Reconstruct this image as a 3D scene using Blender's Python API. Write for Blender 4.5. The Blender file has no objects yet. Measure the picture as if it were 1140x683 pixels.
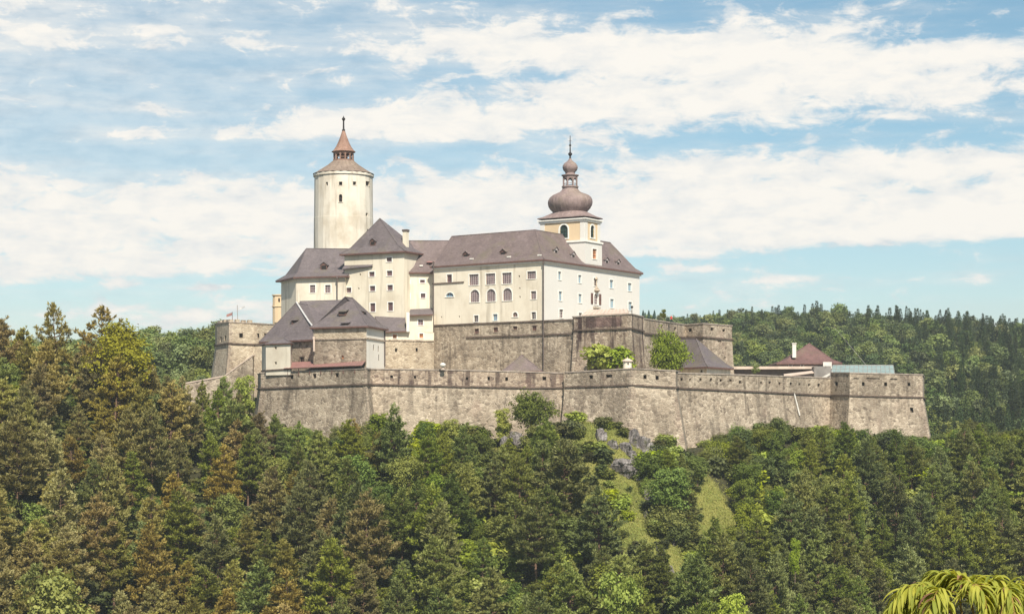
import bpy, bmesh, math, random
import numpy as np
from mathutils import Vector, Matrix
from mathutils.bvhtree import BVHTree

# ------------------------------------------------------------------ camera, light, sky
SC = bpy.context.scene
COL = SC.collection
rnd = random.Random(11)
F = 2127.0      # focal length in photograph pixels (1140 wide)
CZ = 60.0       # eye height above the valley floor

cam = bpy.data.cameras.new('camera')
cam.sensor_width = 36.0
cam.lens = 36.0 * F / 1140.0
cam.shift_y = (480.0 - 341.5) / 1140.0
cam.clip_start = 0.5
cam.clip_end = 12000.0
camo = bpy.data.objects.new('camera', cam)
COL.objects.link(camo)
camo.location = (0, 0, CZ)
camo.rotation_euler = (math.radians(90), 0, 0)
SC.camera = camo

SUN_EL = math.radians(47)
SUN_AZ = math.radians(13)      # to the right of straight behind the camera
SUN_STRENGTH = 4.7
SKY_STRENGTH = 0.1
sd = bpy.data.lights.new('sun', 'SUN')
sd.energy = SUN_STRENGTH
sd.angle = math.radians(0.6)
sd.color = (1.0, 0.92, 0.79)
so = bpy.data.objects.new('sun', sd)
COL.objects.link(so)
sdir = Vector((math.sin(SUN_AZ) * math.cos(SUN_EL), -math.cos(SUN_AZ) * math.cos(SUN_EL), math.sin(SUN_EL)))
so.rotation_euler = sdir.to_track_quat('Z', 'Y').to_euler()

SC.view_settings.view_transform = 'Standard'
SC.view_settings.look = 'None'
SC.view_settings.exposure = 0.56
SC.view_settings.gamma = 1.0
SC.view_settings.use_curve_mapping = False
SC.render.engine = 'CYCLES'
SC.cycles.max_bounces = 6
SC.cycles.diffuse_bounces = 3
SC.cycles.transmission_bounces = 3
SC.cycles.volume_bounces = 1
SC.cycles.use_denoising = True
SC.cycles.denoiser = 'OPENIMAGEDENOISE'


class NT:
    """small helper that writes shader-node expressions"""
    def __init__(self, tree):
        self.t = tree
        tree.nodes.clear()

    def n(self, typ, **kw):
        nd = self.t.nodes.new(typ)
        for k, v in kw.items():
            setattr(nd, k, v)
        return nd

    def link(self, a, b):
        self.t.links.new(a, b)

    def put(self, sock, v):
        if v is None:
            return
        if isinstance(v, (int, float)):
            sock.default_value = v
        elif isinstance(v, (tuple, list)):
            if len(v) == 3 and len(sock.default_value) == 4:
                v = (*v, 1.0)
            sock.default_value = v
        else:
            self.link(v, sock)

    def m(self, op, a, b=None, c=None, clamp=False):
        nd = self.n('ShaderNodeMath', operation=op)
        nd.use_clamp = clamp
        self.put(nd.inputs[0], a); self.put(nd.inputs[1], b)
        if c is not None:
            self.put(nd.inputs[2], c)
        return nd.outputs[0]

    def vec(self, x, y, z):
        nd = self.n('ShaderNodeCombineXYZ')
        self.put(nd.inputs[0], x); self.put(nd.inputs[1], y); self.put(nd.inputs[2], z)
        return nd.outputs[0]

    def noise(self, v, scale=1.0, detail=4.0, rough=0.5, dist=0.0, lac=2.0):
        nd = self.n('ShaderNodeTexNoise')
        self.put(nd.inputs['Vector'], v)
        nd.inputs['Scale'].default_value = scale
        nd.inputs['Detail'].default_value = detail
        nd.inputs['Roughness'].default_value = rough
        nd.inputs['Lacunarity'].default_value = lac
        nd.inputs['Distortion'].default_value = dist
        return nd.outputs['Fac']

    def ramp(self, fac, stops, interp='LINEAR'):
        nd = self.n('ShaderNodeValToRGB')
        r = nd.color_ramp
        r.interpolation = interp
        while len(r.elements) < len(stops):
            r.elements.new(0.5)
        for e, (p, c) in zip(r.elements, stops):
            e.position = p
            e.color = (*c, 1.0) if len(c) == 3 else c
        self.put(nd.inputs[0], fac)
        return nd.outputs[0]

    def mix(self, fac, a, b, mode='MIX'):
        nd = self.n('ShaderNodeMix', data_type='RGBA', blend_type=mode)
        self.put(nd.inputs[0], fac); self.put(nd.inputs[6], a); self.put(nd.inputs[7], b)
        return nd.outputs[2]

    def smooth(self, v, lo, hi):
        nd = self.n('ShaderNodeMapRange', interpolation_type='SMOOTHSTEP')
        nd.clamp = True
        self.put(nd.inputs[0], v)
        self.put(nd.inputs[1], lo); self.put(nd.inputs[2], hi)
        nd.inputs[3].default_value = 0.0; nd.inputs[4].default_value = 1.0
        return nd.outputs[0]


def build_world():
    w = bpy.data.worlds.new('World')
    SC.world = w
    w.use_nodes = True
    t = NT(w.node_tree)
    sky = t.n('ShaderNodeTexSky', sky_type='NISHITA')
    sky.sun_disc = False
    sky.sun_elevation = SUN_EL
    sky.sun_rotation = math.pi - SUN_AZ
    sky.altitude = 400
    sky.air_density = 1.0
    sky.dust_density = 0.6
    sky.ozone_density = 1.6
    tc = t.n('ShaderNodeTexCoord')
    sp = t.n('ShaderNodeSeparateXYZ')
    t.link(tc.outputs['Generated'], sp.inputs[0])
    x, y, z = sp.outputs
    az = t.m('MULTIPLY', t.m('ARCTAN2', x, y), F)              # bearing, in 1/2127 rad
    el = t.m('MULTIPLY', t.m('ARCSINE', z), F)                 # height above the horizon
    sx = t.m('ADD', az, 570.0)
    sy = t.m('SUBTRACT', 480.0, el)

    wv = t.vec(t.m('DIVIDE', sx, 130.0), t.m('DIVIDE', sy, 55.0), 0.0)
    warp = t.m('MULTIPLY', t.m('SUBTRACT', t.noise(wv, 1.0, 3.0, 0.5), 0.5), 46.0)
    wx = t.m('ADD', sx, warp)
    wy = t.m('ADD', sy, t.m('MULTIPLY', warp, 0.45))

    def g(cx, cy, rx, ry, wgt=1.0):
        a = t.m('DIVIDE', t.m('SUBTRACT', wx, cx), rx)
        b = t.m('DIVIDE', t.m('SUBTRACT', wy, cy), ry)
        s = t.m('ADD', t.m('MULTIPLY', a, a), t.m('MULTIPLY', b, b))
        return t.m('MULTIPLY', t.m('EXPONENT', t.m('MULTIPLY', s, -1.0)), wgt)

    def add(lst):
        r = lst[0]
        for q in lst[1:]:
            r = t.m('ADD', r, q)
        return r
    # long cumulus band: soft top, flat base that rises to the right
    bot = t.m('SUBTRACT', 322.0, t.m('MULTIPLY', wx, 0.046))
    top = t.m('SUBTRACT', 207.0, t.m('MULTIPLY', wx, 0.038))
    band = t.m('MULTIPLY', t.smooth(wy, t.m('SUBTRACT', top, 26.0), t.m('ADD', top, 34.0)),
               t.smooth(wy, t.m('ADD', bot, 10.0), t.m('SUBTRACT', bot, 16.0)))
    rightfade = t.smooth(sx, 1280.0, 900.0)
    band = t.m('MULTIPLY', band, t.m('ADD', 0.6, t.m('MULTIPLY', rightfade, 0.34)))
    lumps = add([
        g(420, 140, 190, 15, 0.85), g(300, 155, 150, 9, 0.5), g(720, 62, 240, 26, 0.95), g(900, 72, 150, 22, 0.6),
        g(830, 120, 250, 36, 0.62), g(640, 120, 170, 40, 0.45), g(1085, 78, 90, 16, 0.8), g(1010, 105, 120, 26, 0.55),
        g(1090, 252, 130, 20, 0.95), g(1080, 196, 80, 12, 0.55), g(760, 287, 80, 5, 0.62), g(770, 299, 80, 4, 0.65),
        g(860, 311, 46, 4, 0.6), g(200, 352, 130, 13, 0.95), g(230, 320, 110, 4, 0.6), g(1060, 312, 60, 7, 0.55),
        g(1040, 159, 24, 5, 0.55), g(140, 158, 22, 6, 0.6), g(18, 60, 80, 60, 0.42), g(90, 30, 320, 40, 0.28),
        g(436, 4, 26, 14, 0.5), g(560, 40, 240, 26, 0.22), g(330, 95, 330, 60, 0.2), g(870, 8, 200, 26, 0.3)])
    mask = t.m('ADD', band, lumps)
    puff = t.noise(t.vec(t.m('DIVIDE', sx, 52.0), t.m('DIVIDE', sy, 25.0), 3.0), 1.0, 10.0, 0.64, 0.4)
    streak = t.noise(t.vec(t.m('DIVIDE', t.m('ADD', sx, t.m('MULTIPLY', sy, 0.5)), 210.0), t.m('DIVIDE', sy, 34.0), 8.0), 1.0, 7.0, 0.6)
    nz = t.m('ADD', t.m('MULTIPLY', t.m('SUBTRACT', puff, 0.5), 2.6), t.m('MULTIPLY', t.m('SUBTRACT', streak, 0.5), 1.9))
    dens = t.m('ADD', mask, nz)
    alpha = t.m('MULTIPLY', t.smooth(dens, 0.1, 0.8), 0.98)
    veil = t.m('MULTIPLY', t.smooth(t.m('ADD', streak, t.m('MULTIPLY', mask, 0.25)), 0.42, 0.86), 0.5)
    veil = t.m('ADD', veil, t.m('MULTIPLY', t.m('MULTIPLY', t.smooth(sx, 1000.0, -60.0), t.smooth(sy, 330.0, 190.0)), 0.42))
    alpha = t.m('MAXIMUM', alpha, veil)
    # lower skies away from the picture: clouds thin out overhead
    alpha = t.m('MULTIPLY', alpha, t.smooth(el, 1700.0, 700.0))
    under = t.noise(t.vec(t.m('DIVIDE', sx, 52.0), t.m('DIVIDE', t.m('ADD', sy, 16.0), 19.0), 5.0), 1.0, 8.0, 0.6)
    ccol = t.ramp(t.m('ADD', t.m('MULTIPLY', under, 0.9), t.m('MULTIPLY', dens, 0.22)),
                  [(0.34, CLOUD_LO), (0.52, tuple((a + b) / 2 + .25 for a, b in zip(CLOUD_LO, CLOUD_HI))), (0.74, CLOUD_HI)])
    hs = t.n('ShaderNodeHueSaturation')
    hs.inputs['Hue'].default_value = SKY_HUE
    hs.inputs['Saturation'].default_value = SKY_SAT
    hs.inputs['Value'].default_value = SKY_VAL
    t.link(sky.outputs[0], hs.inputs['Color'])
    col = t.mix(alpha, hs.outputs[0], ccol)
    bg = t.n('ShaderNodeBackground')
    bg.inputs['Strength'].default_value = SKY_STRENGTH
    t.link(col, bg.inputs['Color'])
    out = t.n('ShaderNodeOutputWorld')
    t.link(bg.outputs[0], out.inputs['Surface'])


SKY_HUE, SKY_SAT, SKY_VAL = 0.48, 1.05, 0.76
CLOUD_LO = (4.35, 4.7, 4.95)
CLOUD_HI = (6.9, 6.6, 6.1)
build_world()

# ------------------------------------------------------------------ helpers
def P(x, y, Y):
    """point seen at photograph pixel (x, y) that lies at distance Y"""
    return Vector(((x - 570.0) / F * Y, Y, CZ + (480.0 - y) / F * Y))


def XY(x, Y):
    return ((x - 570.0) / F * Y, Y)


def ZH(y, Y):
    return CZ + (480.0 - y) / F * Y


def proj(p):
    return (570.0 + F * p.x / p.y, 480.0 - F * (p.z - CZ) / p.y)


def ray(x, y):
    return Vector(((x - 570.0) / F, 1.0, (480.0 - y) / F)).normalized()


class MB:
    """collects faces in world space; build() links them as ONE mesh object"""
    def __init__(self):
        self.v = []; self.f = []; self.m = []

    def poly(self, pts, mat=0):
        i = len(self.v)
        self.v.extend(Vector(p) for p in pts)
        self.f.append(tuple(range(i, i + len(pts)))); self.m.append(mat)

    def grid(self, rings, mat=0, closed=True):
        i = len(self.v); n = len(rings[0])
        for r in rings:
            self.v.extend(Vector(p) for p in r)
        for a in range(len(rings) - 1):
            for b in range(n if closed else n - 1):
                c = (b + 1) % n
                self.f.append((i + a * n + b, i + a * n + c, i + (a + 1) * n + c, i + (a + 1) * n + b)); self.m.append(mat)

    def box(self, o, ax, ay, az, mat=0):
        """box from corner o along three edge vectors"""
        o = Vector(o); ax = Vector(ax); ay = Vector(ay); az = Vector(az)
        c = [o, o + ax, o + ax + ay, o + ay]
        d = [p + az for p in c]
        self.poly([c[3], c[2], c[1], c[0]], mat); self.poly(d, mat)
        for k in range(4):
            self.poly([c[k], c[(k + 1) % 4], d[(k + 1) % 4], d[k]], mat)

    def cbox(self, c, sx, sy, sz, ang=0.0, mat=0):
        u = Vector((math.cos(ang), math.sin(ang), 0)); w = Vector((-math.sin(ang), math.cos(ang), 0))
        self.box(Vector(c) - u * sx / 2 - w * sy / 2 - Vector((0, 0, sz / 2)), u * sx, w * sy, Vector((0, 0, sz)), mat)

    def tube(self, pts, rad, n=6, mat=0, caps=True):
        pts = [Vector(p) for p in pts]
        rings = []
        for k, p in enumerate(pts):
            d = (pts[min(k + 1, len(pts) - 1)] - pts[max(k - 1, 0)]).normalized()
            a = d.cross(Vector((0.13, 0.2, 1.0)) if abs(d.z) < 0.9 else Vector((1, 0.1, 0))).normalized()
            b = d.cross(a).normalized()
            r = rad[k] if isinstance(rad, (list, tuple)) else rad
            rings.append([p + (a * math.cos(2 * math.pi * j / n) + b * math.sin(2 * math.pi * j / n)) * r for j in range(n)])
        self.grid(rings, mat)
        if caps:
            self.poly(rings[0][::-1], mat); self.poly(rings[-1], mat)

    def lathe(self, c, prof, n=24, mat=0, ex=1.0, ey=1.0, ang=0.0, cap=True):
        """prof = [(radius, z)] from bottom to top"""
        rings = []
        for r, z in prof:
            ring = []
            for j in range(n):
                t = 2 * math.pi * j / n
                lx, ly = r * ex * math.cos(t), r * ey * math.sin(t)
                ring.append(Vector((c[0] + lx * math.cos(ang) - ly * math.sin(ang), c[1] + lx * math.sin(ang) + ly * math.cos(ang), z)))
            rings.append(ring)
        self.grid(rings, mat)
        if cap:
            self.poly(rings[-1], mat); self.poly(rings[0][::-1], mat)

    def prism(self, poly, z0, z1, mat=0, bottom=True):
        n = len(poly)
        for k in range(n):
            a, b = poly[k], poly[(k + 1) % n]
            self.poly([(a[0], a[1], z0), (b[0], b[1], z0), (b[0], b[1], z1), (a[0], a[1], z1)], mat)
        self.poly([(p[0], p[1], z1) for p in poly], mat)
        if bottom:
            self.poly([(p[0], p[1], z0) for p in poly[::-1]], mat)

    def build(self, name, mats, parent=None, smooth=False, merge=False):
        off = Vector((0, 0, 0))
        if parent is not None:
            q = parent
            while q is not None:
                off += q.location; q = q.parent
        me = bpy.data.meshes.new(name)
        me.from_pydata([tuple(p - off) for p in self.v], [], self.f)
        ml = mats if isinstance(mats, (list, tuple)) else [mats]
        for m in ml:
            me.materials.append(m)
        if len(ml) > 1:
            me.polygons.foreach_set('material_index', self.m)
        if merge:
            bm = bmesh.new(); bm.from_mesh(me)
            bmesh.ops.remove_doubles(bm, verts=bm.verts, dist=0.004)
            bm.to_mesh(me); bm.free()
        if smooth:
            me.polygons.foreach_set('use_smooth', [True] * len(me.polygons))
        me.update()
        o = bpy.data.objects.new(name, me)
        COL.objects.link(o)
        if parent is not None:
            o.parent = parent
        return o


def tag(o, label=None, cat=None, group=None, kind=None):
    if label: o['label'] = label
    if cat: o['category'] = cat
    if group: o['group'] = group
    if kind: o['kind'] = kind
    return o


def thing(name, loc, label, cat, group=None):
    o = bpy.data.objects.new(name, None)
    o.empty_display_size = 0.5
    COL.objects.link(o)
    o.location = loc
    return tag(o, label, cat, group)


# ------------------------------------------------------------------ materials
def new_mat(name):
    m = bpy.data.materials.new(name)
    m.use_nodes = True
    t = NT(m.node_tree)
    b = t.n('ShaderNodeBsdfPrincipled')
    o = t.n('ShaderNodeOutputMaterial')
    t.link(b.outputs[0], o.inputs[0])
    b.inputs['Roughness'].default_value = 0.85
    b.inputs['Specular IOR Level'].default_value = 0.25
    return m, t, b


def bump(t, b, h, dist=0.1, strength=0.6):
    nd = t.n('ShaderNodeBump')
    nd.inputs['Distance'].default_value = dist
    nd.inputs['Strength'].default_value = strength
    t.put(nd.inputs['Height'], h)
    t.link(nd.outputs[0], b.inputs['Normal'])


def wpos(t):
    return t.n('ShaderNodeNewGeometry').outputs['Position']


def scaled(t, v, s):
    nd = t.n('ShaderNodeVectorMath', operation='MULTIPLY')
    t.put(nd.inputs[0], v); nd.inputs[1].default_value = s
    return nd.outputs[0]


def stone_mat(name, light, mid, dark, stain=0.35, streak=0.5, cell=1.15):
    """rubble masonry: pale mortar, stones of many tones, weather streaks"""
    m, t, b = new_mat(name)
    p = wpos(t)
    wob = t.n('ShaderNodeVectorMath', operation='ADD')
    nz = t.n('ShaderNodeTexNoise'); nz.inputs['Scale'].default_value = 1.1
    t.link(p, nz.inputs['Vector'])
    sc = t.n('ShaderNodeVectorMath', operation='SCALE'); sc.inputs['Scale'].default_value = 0.5
    t.link(nz.outputs['Color'], sc.inputs[0])
    t.link(scaled(t, p, (1, 1, 1.5)), wob.inputs[0]); t.link(sc.outputs[0], wob.inputs[1])
    vo = t.n('ShaderNodeTexVoronoi'); vo.inputs['Scale'].default_value = cell
    t.link(wob.outputs[0], vo.inputs['Vector'])
    ve = t.n('ShaderNodeTexVoronoi', feature='DISTANCE_TO_EDGE'); ve.inputs['Scale'].default_value = cell
    t.link(wob.outputs[0], ve.inputs['Vector'])
    sp = t.n('ShaderNodeSeparateColor'); t.link(vo.outputs['Color'], sp.inputs[0])
    stone = t.ramp(sp.outputs[0], [(0.05, dark), (0.35, mid), (0.7, mid), (0.98, light)])
    fine = t.noise(p, 1.7, 6, 0.7)
    stone = t.mix(0.42, stone, t.ramp(fine, [(0.3, dark), (0.5, mid), (0.72, light)]))
    mort = t.smooth(ve.outputs['Distance'], 0.09, 0.02)
    mort = t.m('MULTIPLY', mort, t.smooth(t.noise(p, 0.35, 3), 0.35, 0.65))
    c = t.mix(t.m('MULTIPLY', mort, 0.75), stone, tuple(min(1, q * 1.12) for q in light))
    big = t.noise(scaled(t, p, (1, 1, 1.4)), 0.13, 5, 0.6)
    c = t.mix(t.m('MULTIPLY', t.smooth(big, 0.46, 0.7), stain), c, tuple(q * 0.55 for q in mid))
    c = t.mix(t.m('MULTIPLY', t.smooth(big, 0.48, 0.28), 0.35), c, light)
    st = t.noise(scaled(t, p, (0.55, 0.55, 0.035)), 1.0, 6, 0.65)
    c = t.mix(t.m('MULTIPLY', t.smooth(st, 0.55, 0.68), streak), c, tuple(q * 0.5 for q in dark))
    st2 = t.noise(scaled(t, p, (0.28, 0.28, 0.05)), 1.0, 4, 0.6)
    c = t.mix(t.m('MULTIPLY', t.smooth(st2, 0.52, 0.6), streak * 0.7), c, tuple(q * 0.75 for q in dark))
    pk = t.noise(scaled(t, p, (1, 1, 0.7)), 0.21, 4, 0.6)
    c = t.mix(t.m('MULTIPLY', t.smooth(pk, 0.56, 0.72), 0.12), c, (0.42, 0.25, 0.21))
    t.link(c, b.inputs['Base Color'])
    bump(t, b, t.m('ADD', t.smooth(ve.outputs['Distance'], 0.0, 0.12), t.m('MULTIPLY', fine, 0.8)), 0.10, 0.7)
    b.inputs['Roughness'].default_value = 0.95
    return m


def plaster_mat(name, col, dirt, amt=0.5, streak=0.35):
    m, t, b = new_mat(name)
    p = wpos(t)
    big = t.noise(scaled(t, p, (1, 1, 0.8)), 0.16, 6, 0.62)
    c = t.mix(t.m('MULTIPLY', t.smooth(big, 0.42, 0.74), amt), col, dirt)
    st = t.noise(scaled(t, p, (0.8, 0.8, 0.06)), 1.0, 5, 0.6)
    c = t.mix(t.m('MULTIPLY', t.smooth(st, 0.52, 0.72), streak), c, tuple(q * 0.72 for q in dirt))
    f = t.noise(p, 2.4, 5, 0.6)
    c = t.mix(t.m('MULTIPLY', t.smooth(f, 0.5, 0.75), 0.25), c, tuple(q * 0.8 for q in col))
    patch = t.n('ShaderNodeTexVoronoi'); patch.inputs['Scale'].default_value = 0.22
    t.link(p, patch.inputs['Vector'])
    sp = t.n('ShaderNodeSeparateColor'); t.link(patch.outputs['Color'], sp.inputs[0])
    c = t.mix(t.m('MULTIPLY', t.smooth(sp.outputs[1], 0.6, 1.0), 0.12), c, tuple(q * 0.85 for q in col))
    t.link(c, b.inputs['Base Color'])
    bump(t, b, f, 0.03, 0.4)
    b.inputs['Roughness'].default_value = 0.9
    return m


def roof_mat(name, a, c2, moss=(0.16, 0.14, 0.09), course=4.0):
    m, t, b = new_mat(name)
    p = wpos(t)
    n1 = t.noise(p, 0.35, 6, 0.65)
    n2 = t.noise(scaled(t, p, (1, 1, 2)), 3.0, 4, 0.6)
    c = t.ramp(t.m('ADD', t.m('MULTIPLY', n1, 0.5), t.m('MULTIPLY', n2, 0.5)), [(0.35, a), (0.62, c2)])
    br = t.n('ShaderNodeTexVoronoi'); br.inputs['Scale'].default_value = 1.0
    t.link(scaled(t, p, (2.2, 2.2, course)), br.inputs['Vector'])
    sp = t.n('ShaderNodeSeparateColor'); t.link(br.outputs['Color'], sp.inputs[0])
    c = t.mix(t.m('MULTIPLY', t.smooth(sp.outputs[0], 0.55, 1.0), 0.35), c, tuple(q * 0.62 for q in a))
    c = t.mix(t.m('MULTIPLY', t.smooth(sp.outputs[1], 0.7, 1.0), 0.25), c, tuple(min(1, q * 1.5) for q in c2))
    st = t.noise(scaled(t, p, (0.6, 0.6, 0.07)), 1.0, 5, 0.6)
    c = t.mix(t.m('MULTIPLY', t.smooth(st, 0.5, 0.75), 0.3), c, tuple(q * 0.7 for q in a))
    ms = t.noise(p, 0.16, 6, 0.65)
    c = t.mix(t.m('MULTIPLY', t.smooth(ms, 0.5, 0.68), 0.55), c, moss)
    ms2 = t.noise(p, 0.23, 5, 0.65)
    c = t.mix(t.m('MULTIPLY', t.smooth(ms2, 0.56, 0.7), 0.35), c, tuple(min(1, q * 1.45) for q in c2))
    t.link(c, b.inputs['Base Color'])
    wv = t.n('ShaderNodeSeparateXYZ'); t.link(p, wv.inputs[0])
    rows = t.m('FRACT', t.m('MULTIPLY', wv.outputs[2], course))
    bump(t, b, t.m('ADD', rows, n2), 0.05, 0.5)
    b.inputs['Roughness'].default_value = 0.7
    return m


def plain_mat(name, col, rough=0.7, var=0.25, scale=1.5, metal=0.0, spec=0.3):
    m, t, b = new_mat(name)
    p = wpos(t)
    n = t.noise(p, scale, 5, 0.6)
    c = t.ramp(n, [(0.3, tuple(q * (1 - var) for q in col)), (0.7, tuple(min(1, q * (1 + var)) for q in col))])
    t.link(c, b.inputs['Base Color'])
    b.inputs['Roughness'].default_value = rough
    b.inputs['Metallic'].default_value = metal
    b.inputs['Specular IOR Level'].default_value = spec
    bump(t, b, n, 0.02, 0.3)
    return m


def leaf_mat(name, a, c2, hue_var=0.03, trans=0.28, val=(0.65, 1.35)):
    """foliage: tone varies per tree, per sprig area and per leaf"""
    m = bpy.data.materials.new(name)
    m.use_nodes = True
    t = NT(m.node_tree)
    oi = t.n('ShaderNodeObjectInfo')
    ge = t.n('ShaderNodeNewGeometry')
    tc = t.n('ShaderNodeTexCoord')
    n = t.noise(tc.outputs['Object'], 0.45, 3, 0.6)
    f = t.m('ADD', t.m('MULTIPLY', ge.outputs['Random Per Island'], 0.45), t.m('MULTIPLY', n, 0.6))
    c = t.ramp(f, [(0.2, a), (0.85, c2)])
    hs = t.n('ShaderNodeHueSaturation')
    t.put(hs.inputs['Hue'], t.m('ADD', 0.5 - hue_var / 2, t.m('MULTIPLY', oi.outputs['Random'], hue_var)))
    r2 = t.m('FRACT', t.m('MULTIPLY', oi.outputs['Random'], 7.31))
    t.put(hs.inputs['Value'], t.m('ADD', val[0], t.m('MULTIPLY', r2, val[1] - val[0])))
    t.put(hs.inputs['Saturation'], t.m('ADD', 0.8, t.m('MULTIPLY', t.m('FRACT', t.m('MULTIPLY', oi.outputs['Random'], 3.77)), 0.3)))
    t.link(c, hs.inputs['Color'])
    d = t.n('ShaderNodeBsdfPrincipled')
    d.inputs['Roughness'].default_value = 0.6
    d.inputs['Specular IOR Level'].default_value = 0.2
    t.link(hs.outputs[0], d.inputs['Base Color'])
    tr = t.n('ShaderNodeBsdfTranslucent')
    t.link(t.mix(1.0, hs.outputs[0], (1.25, 1.15, 0.6), 'MULTIPLY'), tr.inputs['Color'])
    mx = t.n('ShaderNodeMixShader'); mx.inputs[0].default_value = trans
    t.link(d.outputs[0], mx.inputs[1]); t.link(tr.outputs[0], mx.inputs[2])
    o = t.n('ShaderNodeOutputMaterial')
    t.link(mx.outputs[0], o.inputs[0])
    return m


S_LIGHT, S_MID, S_DARK = (0.58, 0.495, 0.38), (0.34, 0.275, 0.205), (0.105, 0.08, 0.06)
M = dict(
    stone=stone_mat('rubble_stone', S_LIGHT, S_MID, S_DARK),
    stone_dark=stone_mat('weathered_stone', (0.60, 0.50, 0.385), (0.35, 0.27, 0.20), (0.08, 0.05, 0.045), 0.45, 1.0),
    stone_pale=stone_mat('pale_stone', (0.62, 0.54, 0.41), (0.44, 0.36, 0.26), (0.22, 0.165, 0.12), 0.25, 0.3),
    infill=stone_mat('dark_brick_infill', (0.27, 0.19, 0.16), (0.17, 0.11, 0.095), (0.07, 0.045, 0.04), 0.4, 0.9),
    dress=stone_mat('dressed_stone', (0.56, 0.48, 0.37), (0.42, 0.34, 0.26), (0.2, 0.15, 0.12), 0.4, 0.5, 0.9),
    coping=plain_mat('coping_stone', (0.36, 0.30, 0.25), 0.9, 0.4, 0.8),
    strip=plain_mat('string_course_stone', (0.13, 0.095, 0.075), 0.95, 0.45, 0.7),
    cream=plaster_mat('cream_plaster', (0.74, 0.675, 0.55), (0.52, 0.445, 0.34), 0.7, 0.65),
    yellow=plaster_mat('yellowed_plaster', (0.725, 0.66, 0.53), (0.52, 0.445, 0.33), 0.7, 0.65),
    white=plaster_mat('white_plaster', (0.68, 0.66, 0.615), (0.7, 0.66, 0.57), 0.3, 0.15),
    whitewash=plaster_mat('whitewash', (0.82, 0.78, 0.70), (0.68, 0.62, 0.52), 0.4, 0.3),
    keep=plaster_mat('keep_plaster', (0.71, 0.655, 0.555), (0.46, 0.39, 0.29), 0.85, 0.75),
    ochre=plaster_mat('ochre_plaster', (0.66, 0.51, 0.33), (0.56, 0.43, 0.28), 0.4, 0.2),
    oldcream=plaster_mat('stained_plaster', (0.66, 0.58, 0.42), (0.45, 0.35, 0.22), 0.6, 0.55),
    frame=plain_mat('window_surround', (0.8, 0.78, 0.72), 0.8, 0.08),
    slate=roof_mat('slate_roof', (0.105, 0.088, 0.09), (0.165, 0.138, 0.14)),
    tiles=roof_mat('mauve_tile_roof', (0.125, 0.094, 0.09), (0.195, 0.15, 0.143)),
    redtile=roof_mat('red_metal_roof', (0.25, 0.125, 0.11), (0.35, 0.19, 0.17), (0.22, 0.15, 0.12)),
    browntile=roof_mat('brown_tile_roof', (0.12, 0.068, 0.062), (0.185, 0.105, 0.095)),
    copper=roof_mat('copper_sheet', (0.22, 0.125, 0.09), (0.31, 0.19, 0.14), (0.2, 0.14, 0.11), 1.2),
    keeproof=roof_mat('keep_roof_sheet', (0.19, 0.14, 0.11), (0.28, 0.215, 0.17), (0.24, 0.19, 0.13), 2.0),
    onion=roof_mat('dome_copper', (0.19, 0.135, 0.128), (0.29, 0.22, 0.205), (0.25, 0.2, 0.15), 1.0),
    iron=plain_mat('dark_iron', (0.035, 0.03, 0.03), 0.5, 0.3, 2.0, 0.5),
    pipe=plain_mat('rain_pipe', (0.11, 0.085, 0.075), 0.6, 0.3),
    glass=plain_mat('dark_glass', (0.045, 0.04, 0.045), 0.15, 0.4, 0.5, 0.0, 0.5),
    blueglass=plain_mat('blue_glass', (0.16, 0.32, 0.44), 0.12, 0.25, 0.4, 0.0, 0.6),
    mauveglass=plain_mat('old_window_glass', (0.14, 0.085, 0.095), 0.25, 0.4, 0.6, 0.0, 0.5),
    wood=plain_mat('brown_wood', (0.14, 0.075, 0.06), 0.7, 0.35),
    barwhite=plain_mat('pale_glazing_bar', (0.5, 0.44, 0.42), 0.7, 0.1),
    orange=plain_mat('orange_shutter', (0.5, 0.22, 0.1), 0.7, 0.2),
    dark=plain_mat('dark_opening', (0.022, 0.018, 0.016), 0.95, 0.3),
    flash=plain_mat('lead_flashing', (0.62, 0.6, 0.58), 0.5, 0.1, 1.0, 0.2),
    slab=plain_mat('pale_roof_sheet', (0.56, 0.45, 0.37), 0.8, 0.18, 0.6),
    concrete=plain_mat('grey_wall', (0.3, 0.28, 0.26), 0.9, 0.2, 0.7),
    teal=plain_mat('blue_green_roof_glass', (0.24, 0.31, 0.30), 0.5, 0.15, 0.5, 0.0, 0.3),
    whitepaint=plain_mat('white_paint', (0.66, 0.63, 0.57), 0.6, 0.12),
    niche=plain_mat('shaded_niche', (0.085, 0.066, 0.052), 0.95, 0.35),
    redcloth=plain_mat('red_cloth', (0.55, 0.04, 0.03), 0.8, 0.15, 6.0),
    skin=plain_mat('skin', (0.55, 0.34, 0.25), 0.6, 0.05, 6.0),
    greencloth=plain_mat('dark_green_canvas', (0.03, 0.055, 0.045), 0.8, 0.3, 5.0),
    bark=plain_mat('bark', (0.13, 0.092, 0.065), 0.95, 0.45, 2.5),
    pinebark=plain_mat('pine_bark', (0.17, 0.105, 0.07), 0.95, 0.45, 2.5),
)

# ------------------------------------------------------------------ wall faces with real openings
def lerp4(A, B, C, D, u, v):
    return (A * (1 - u) + B * u) * (1 - v) + (D * (1 - u) + C * u) * v


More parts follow.
